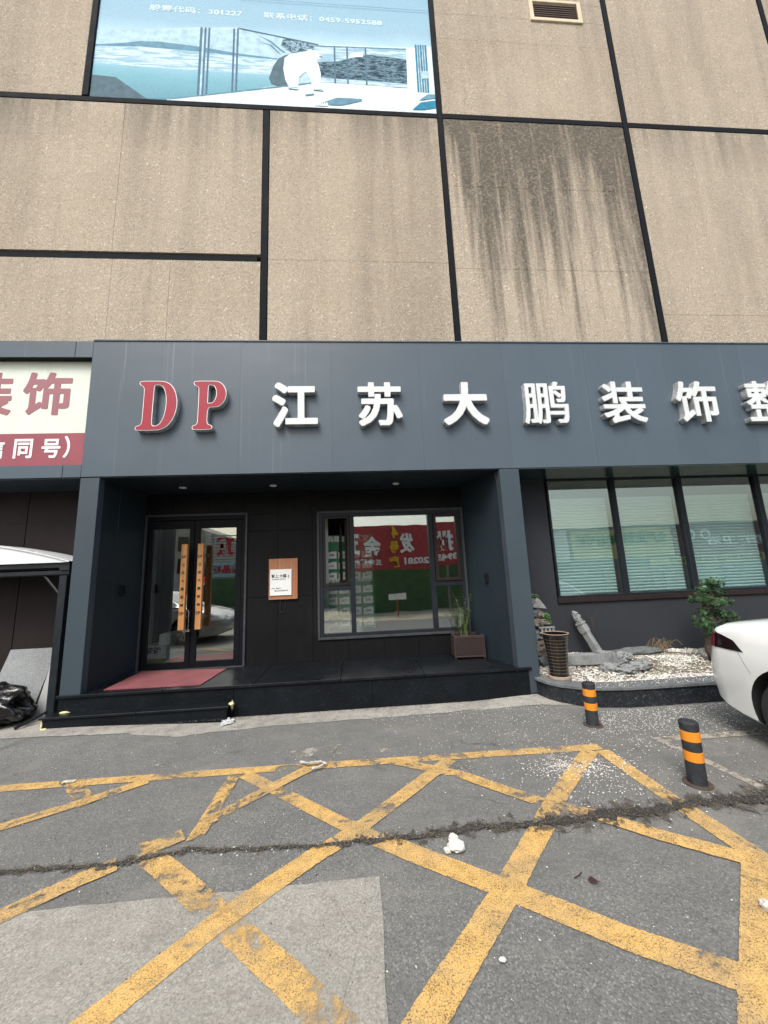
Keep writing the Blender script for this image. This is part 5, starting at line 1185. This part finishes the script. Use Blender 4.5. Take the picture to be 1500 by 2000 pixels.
mx = Matrix.Translation((3.99, -1.06, 0)) @ Matrix.Rotation(R(-90), 4, 'Z')
make_car('white saloon car backed towards the planter, cut by the right edge', mx, M['car_white'])
mx2 = Matrix.Translation((-7.55, -4.15, 0)) @ Matrix.Rotation(R(4), 4, 'Z')
make_car('silver saloon car seen mirrored in the glass door', mx2, M['car_silver'])

# ------------------------------------------------------------------ litter
vs, fs = lump(.048, .036, .026, 91, 4, .3, 1.4, c=(.49, -2.275, .026), flat=.006, amp2=.07, sc2=4); mb = MB().add(vs, fs); vs, fs = lump(.026, .018, .03, 92, 4, .35, 1.8, c=(.476, -2.262, .050), amp2=.1, sc2=5); mb.add(vs, fs); vs, fs = lump(.018, .015, .015, 93, 3, .5, 2, c=(.435, -2.285, .018), flat=.006); mb.add(vs, fs)
tag(mb.build('foam_chunk', M['chip'], smooth='auto'), 'white chunk of foam lying on the asphalt just below the crack', 'foam chunk')
vs, fs = lump(.022, .034, .022, 95, 4, .35, 2, c=(1.715, -2.80, .024), flat=.006, amp2=.12, sc2=6); tag(MB().add(vs, fs).build('foam_chunk', M['chip'], smooth='auto'), 'small white chunk at the right edge on the yellow border', 'foam chunk')
def crumple(cx, cy, w, h, hz, seed, ang, base, n=22):
    """A thin sheet of film pushed together into folds."""
    mb = MB(); vs = []; ca, sa = math.cos(ang), math.sin(ang)
    for j in range(n+1):
        for i in range(n+1):
            u, v = i/n*2-1, j/n*2-1; p = Vector((u*1.7, v*1.7, seed)); d = noise.noise_vector(p*1.3)*.45+noise.noise_vector(p*3.1)*.22
            env = max(0, 1-(abs(u)**2.5+abs(v)**2.5)*.6); x, y = (u*(.8+.2*env)+d.x)*w, (v*(.8+.2*env)+d.y)*h
            z = hz*(env*(.35+abs(noise.noise(p*1.9))*1.3)+.5*abs(noise.noise(p*5.2)))
            vs.append((cx+x*ca-y*sa, cy+x*sa+y*ca, base+.004+z))
    nn_ = (n+1)**2; vs += [(x, y, z-.0012) for x, y, z in vs]
    fs = [(j*(n+1)+i, j*(n+1)+i+1, (j+1)*(n+1)+i+1, (j+1)*(n+1)+i) for j in range(n) for i in range(n)]
    mb.add(vs, fs+[tuple(q+nn_ for q in f[::-1]) for f in fs]); return mb
bagm = crumple(-1.43, -.19, .075, .042, .05, 5, R(32), gz(-1.4, -.2))
tag(bagm.build('plastic_bag', M['bag_white']), 'crumpled white plastic bag at the foot of the granite step', 'plastic bag')
rb = ribbon([(-.52, -1.20), (-.46, -1.235), (-.36, -1.225), (-.31, -1.26), (-.36, -1.31), (-.41, -1.33)], .022, .030, 77, .006); rb.v = [(x, y, z+.008*abs(noise.noise(Vector((x*30, y*30, 0))))) for x, y, z in rb.v]
nq = len(rb.v); rb.add([(x, y, z+.004) for x, y, z in rb.v], rb.f[:])
tag(rb.build('plastic_strip', M['bag_white']), 'twisted strip of pale plastic lying on the far yellow line', 'plastic strip')
lf = MB().add([(1.05, -2.56, .016), (1.075, -2.545, .022), (1.09, -2.56, .018), (1.10, -2.58, .016), (1.085, -2.585, .022), (1.065, -2.578, .018)], [(0, 1, 4, 5), (1, 2, 3, 4)]); lf.tube([(1.0, -2.535, .012), (1.03, -2.525, .014), (1.055, -2.505, .012)], .0025, 4)
tag(lf.build('dead_leaf', M['leafdead']), 'dark red dead leaf and twig on the asphalt, lower right', 'leaf')
vs, fs = lump(.014, .01, .004, 110, 2, .6, 3, c=(.51, -2.87, .016)); tag(MB().add(vs, fs).build('paper_scrap', M['bag_white']), 'tiny pale scrap of paper on bare asphalt near the bottom edge', 'paper scrap')
tag(crumple(-2.30, -1.19, .05, .022, .010, 9, .1, .008, 14).build('mortar_smear', M['scuff_solid']), 'flat pale smear of dried mortar on the far yellow line at left', 'mortar smear')

# ------------------------------------------------------------------ across the street (seen mirrored in the glass)
YO = -13.0
M['o_red'] = pm('red_corrugated', (.42, .05, .06), .5, 0, .25, 3, stretch=(1, 1, 8)); M['o_white'] = pm('o_white', (.85, .87, .88), .6); M['o_yellow'] = pm('o_yellow', (.70, .42, .03), .6)
M['o_green'] = pm('green_gate', (.05, .115, .04), .6, 0, .3, 3); M['o_wall'] = m_concrete('o_wall', (.36, .35, .32), False, .3); M['o_beige'] = m_concrete('o_beige', (.46, .44, .36), False, .3)
M['o_cream'] = pm('o_cream_yellow', (.62, .58, .26), .6); M['o_teal'] = pm('o_teal', (.25, .50, .55), .6); M['o_maroon'] = pm('o_maroon', (.22, .10, .11), .6); M['o_grey'] = pm('o_grey', (.22, .25, .27), .6); M['o_dkgreen'] = pm('o_text_green', (.08, .25, .10), .6)
box('forecourt', m_concrete('forecourt_sand', (.42, .38, .29), False, .5, (.25, .22, .15)), None, -30, 30, YO+.1, YO+4.6, -.05, .006, kind='structure')
W1 = thing('warehouse', 'red fronted warehouse with a dark green gate mirrored in the shop window', 'warehouse', (2.5, YO-1, 0))
box('wall', M['o_wall'], W1, -1.2, 9.0, YO-6, YO, 0, 4.0)
for k in range(22): box('cladding_board', M['o_red'], W1, -1.2, 9.0, YO+.01+.03*(k % 2), YO+.08, 2.15+k*.105, 2.25+k*.105)
box('gate', M['o_green'], W1, .6, 4.6, YO+.002, YO+.06, 0, 2.3); box('gate', M['o_green'], W1, 4.75, 6.6, YO+.002, YO+.05, 0, 2.3)
for k in range(9): box('gate_rib', M['o_green'], W1, .6+k*.47, .66+k*.47, YO+.06, YO+.09, 0, 2.3)
for ch, x, w, h, z in (('装', 7.4, 1.0, 1.0, 2.9), ('饰', 6.2, 1.0, 1.0, 2.9), ('批', 5.0, 1.0, 1.05, 2.9), ('发', 3.0, .8, 1.05, 3.0), ('金', 1.2, .9, 1.05, 2.85), ('五', 0.1, .8, 1.05, 3.0)):
    text_obj('lettering', ch, M['o_white'], W1, x, YO+.10, z, w=w, h=h, bold=.04, depth=.04, back=True)
text_obj('lettering', '13945920281', M['o_white'], W1, 5.4, YO+.1, 2.40, w=3.0, h=.36, bold=.04, depth=.03, back=True); text_obj('lettering', '五金建材', M['o_white'], W1, 1.2, YO+.1, 2.40, w=1.5, h=.36, bold=.03, depth=.03, back=True)
for ch, z in (('4', 3.78), ('号', 3.02), ('库', 2.25)): text_obj('lettering', ch, M['o_yellow'], W1, 2.15, YO+.13, z, w=.55 if ch != '4' else .4, h=.6, bold=.05, depth=.04, back=True)
W2 = thing('roadside_post', 'red post with a white plate mirrored in the shop window', 'post', (1.7, YO+3, 0))
MB().tube([(1.65, YO+3, 0), (1.65, YO+3, .75)], .03, 6).build('post', M['red'], W2); box('plate', M['o_white'], W2, 1.25, 2.05, YO+2.96, YO+3.0, .72, .98)
W3 = thing('street_terrace', 'long pale terrace with shop signs mirrored in the green windows', 'building', (16, YO-1, 0))
box('wall', M['o_grey'], W3, 9.1, 30, YO-6, YO-.2, 0, 3.7)
for (a, b, c, d, mt) in [(9.3, 10.1, 1.7, 3.6, 'o_white'), (10.2, 11.1, 1.9, 3.6, 'o_white'), (11.3, 17.0, 2.0, 3.55, 'o_cream'), (17.1, 24, 2.0, 3.6, 'o_maroon'), (15.6, 24, 1.5, 1.9, 'o_cream')]: box('sign_panel', M[mt], W3, a, b, YO-.19, YO-.1, c, d)
for (tx, x, z, w, mt, h) in [('建材', 10.0, 2.6, .6, 'red', .5), ('全屋定制', 16.7, 2.7, 2.4, 'o_dkgreen', .6), ('地板瓷砖', 13.9, 2.7, 2.4, 'o_dkgreen', .6), ('O', 18.4, 2.7, .6, 'o_white', .6), ('O', 19.3, 2.7, .6, 'o_white', .6), ('橱柜卫浴', 22.4, 2.4, 3.4, 'o_white', .5), ('批发零售质优价廉', 22, 1.57, 5.4, 'o_maroon', .26)]:
    text_obj('lettering', tx, M[mt], W3, x, YO-.08, z, w=w, h=h, bold=.03, depth=.02, back=True)
for k in range(6): box('shutter', M['o_wall'] if k < 3 else M['o_grey'], W3, 9.5+k*3.4, 12.4+k*3.4, YO-.18, YO-.12, 0, 1.45)
YP = -16.5
W4 = thing('apartment_block', 'pale rounded-gable block mirrored in the left glass door', 'building', (-13, YP-3, 0))
box('wall', M['o_beige'], W4, -18, -9.2, YP-6, YP, 0, 4.2); MB().prism([(-18, 4.2), (-9.2, 4.2), (-9.3, 4.6), (-9.9, 5.0), (-10.8, 5.15), (-12, 5.0), (-13, 4.6), (-18, 4.6)], YP-6, YP, 'y').build('gable', M['o_beige'], W4)
for i in range(6):
    for z in (2.0, 3.3): box('window', M['lamp_dark'], W4, -17+i*1.25, -16.4+i*1.25, YP+.01, YP+.05, z, z+.85)
W5 = thing('ceiling_shop', 'grey shop with a red roof sign and pale blue banner mirrored in the door', 'building', (-6, YP-2, 0))
box('wall', M['o_wall'], W5, -9.1, -1.4, YP-5, YP, 0, 2.65); box('banner', M['o_teal'], W5, -9.0, -5.0, YP+.01, YP+.06, 1.75, 2.6)
text_obj('lettering', '大伟百盛晶板', M['red'], W5, -5.4, YP+.08, 1.95, w=3.3, h=.5, bold=.03, depth=.02, back=True)
for k in range(9): box('sign_rail', M['o_grey'], W5, -8.9, -3.0, YP-.02, YP, 2.75+k*.18, 2.81+k*.18)
for x in (-8.8, -7, -5, -3.1): box('sign_post', M['o_grey'], W5, x, x+.08, YP-.12, YP-.03, 2.6, 4.35)
for ch, x in (('集', -3.9), ('成', -5.1), ('吊', -6.3), ('顶', -7.5)): text_obj('lettering', ch, M['red'], W5, x, YP+.02, 2.95, w=1.0, h=1.15, bold=.05, depth=.04, back=True)
for k in range(3): box('shutter', M['o_green'], W5, -8.8+k*2.5, -6.8+k*2.5, YP+.005, YP+.04, 0, 1.65)
W6 = thing('side_terrace', 'low terrace continuing left across the street', 'building', (-26, YP, 0)); box('wall', M['o_beige'], W6, -40, -18.4, YP-6, YP-.1, 0, 4.5)
for i in range(12): box('window', M['lamp_dark'], W6, -39+i*1.7, -38.1+i*1.7, YP-.09, YP-.05, 2.6, 3.6)
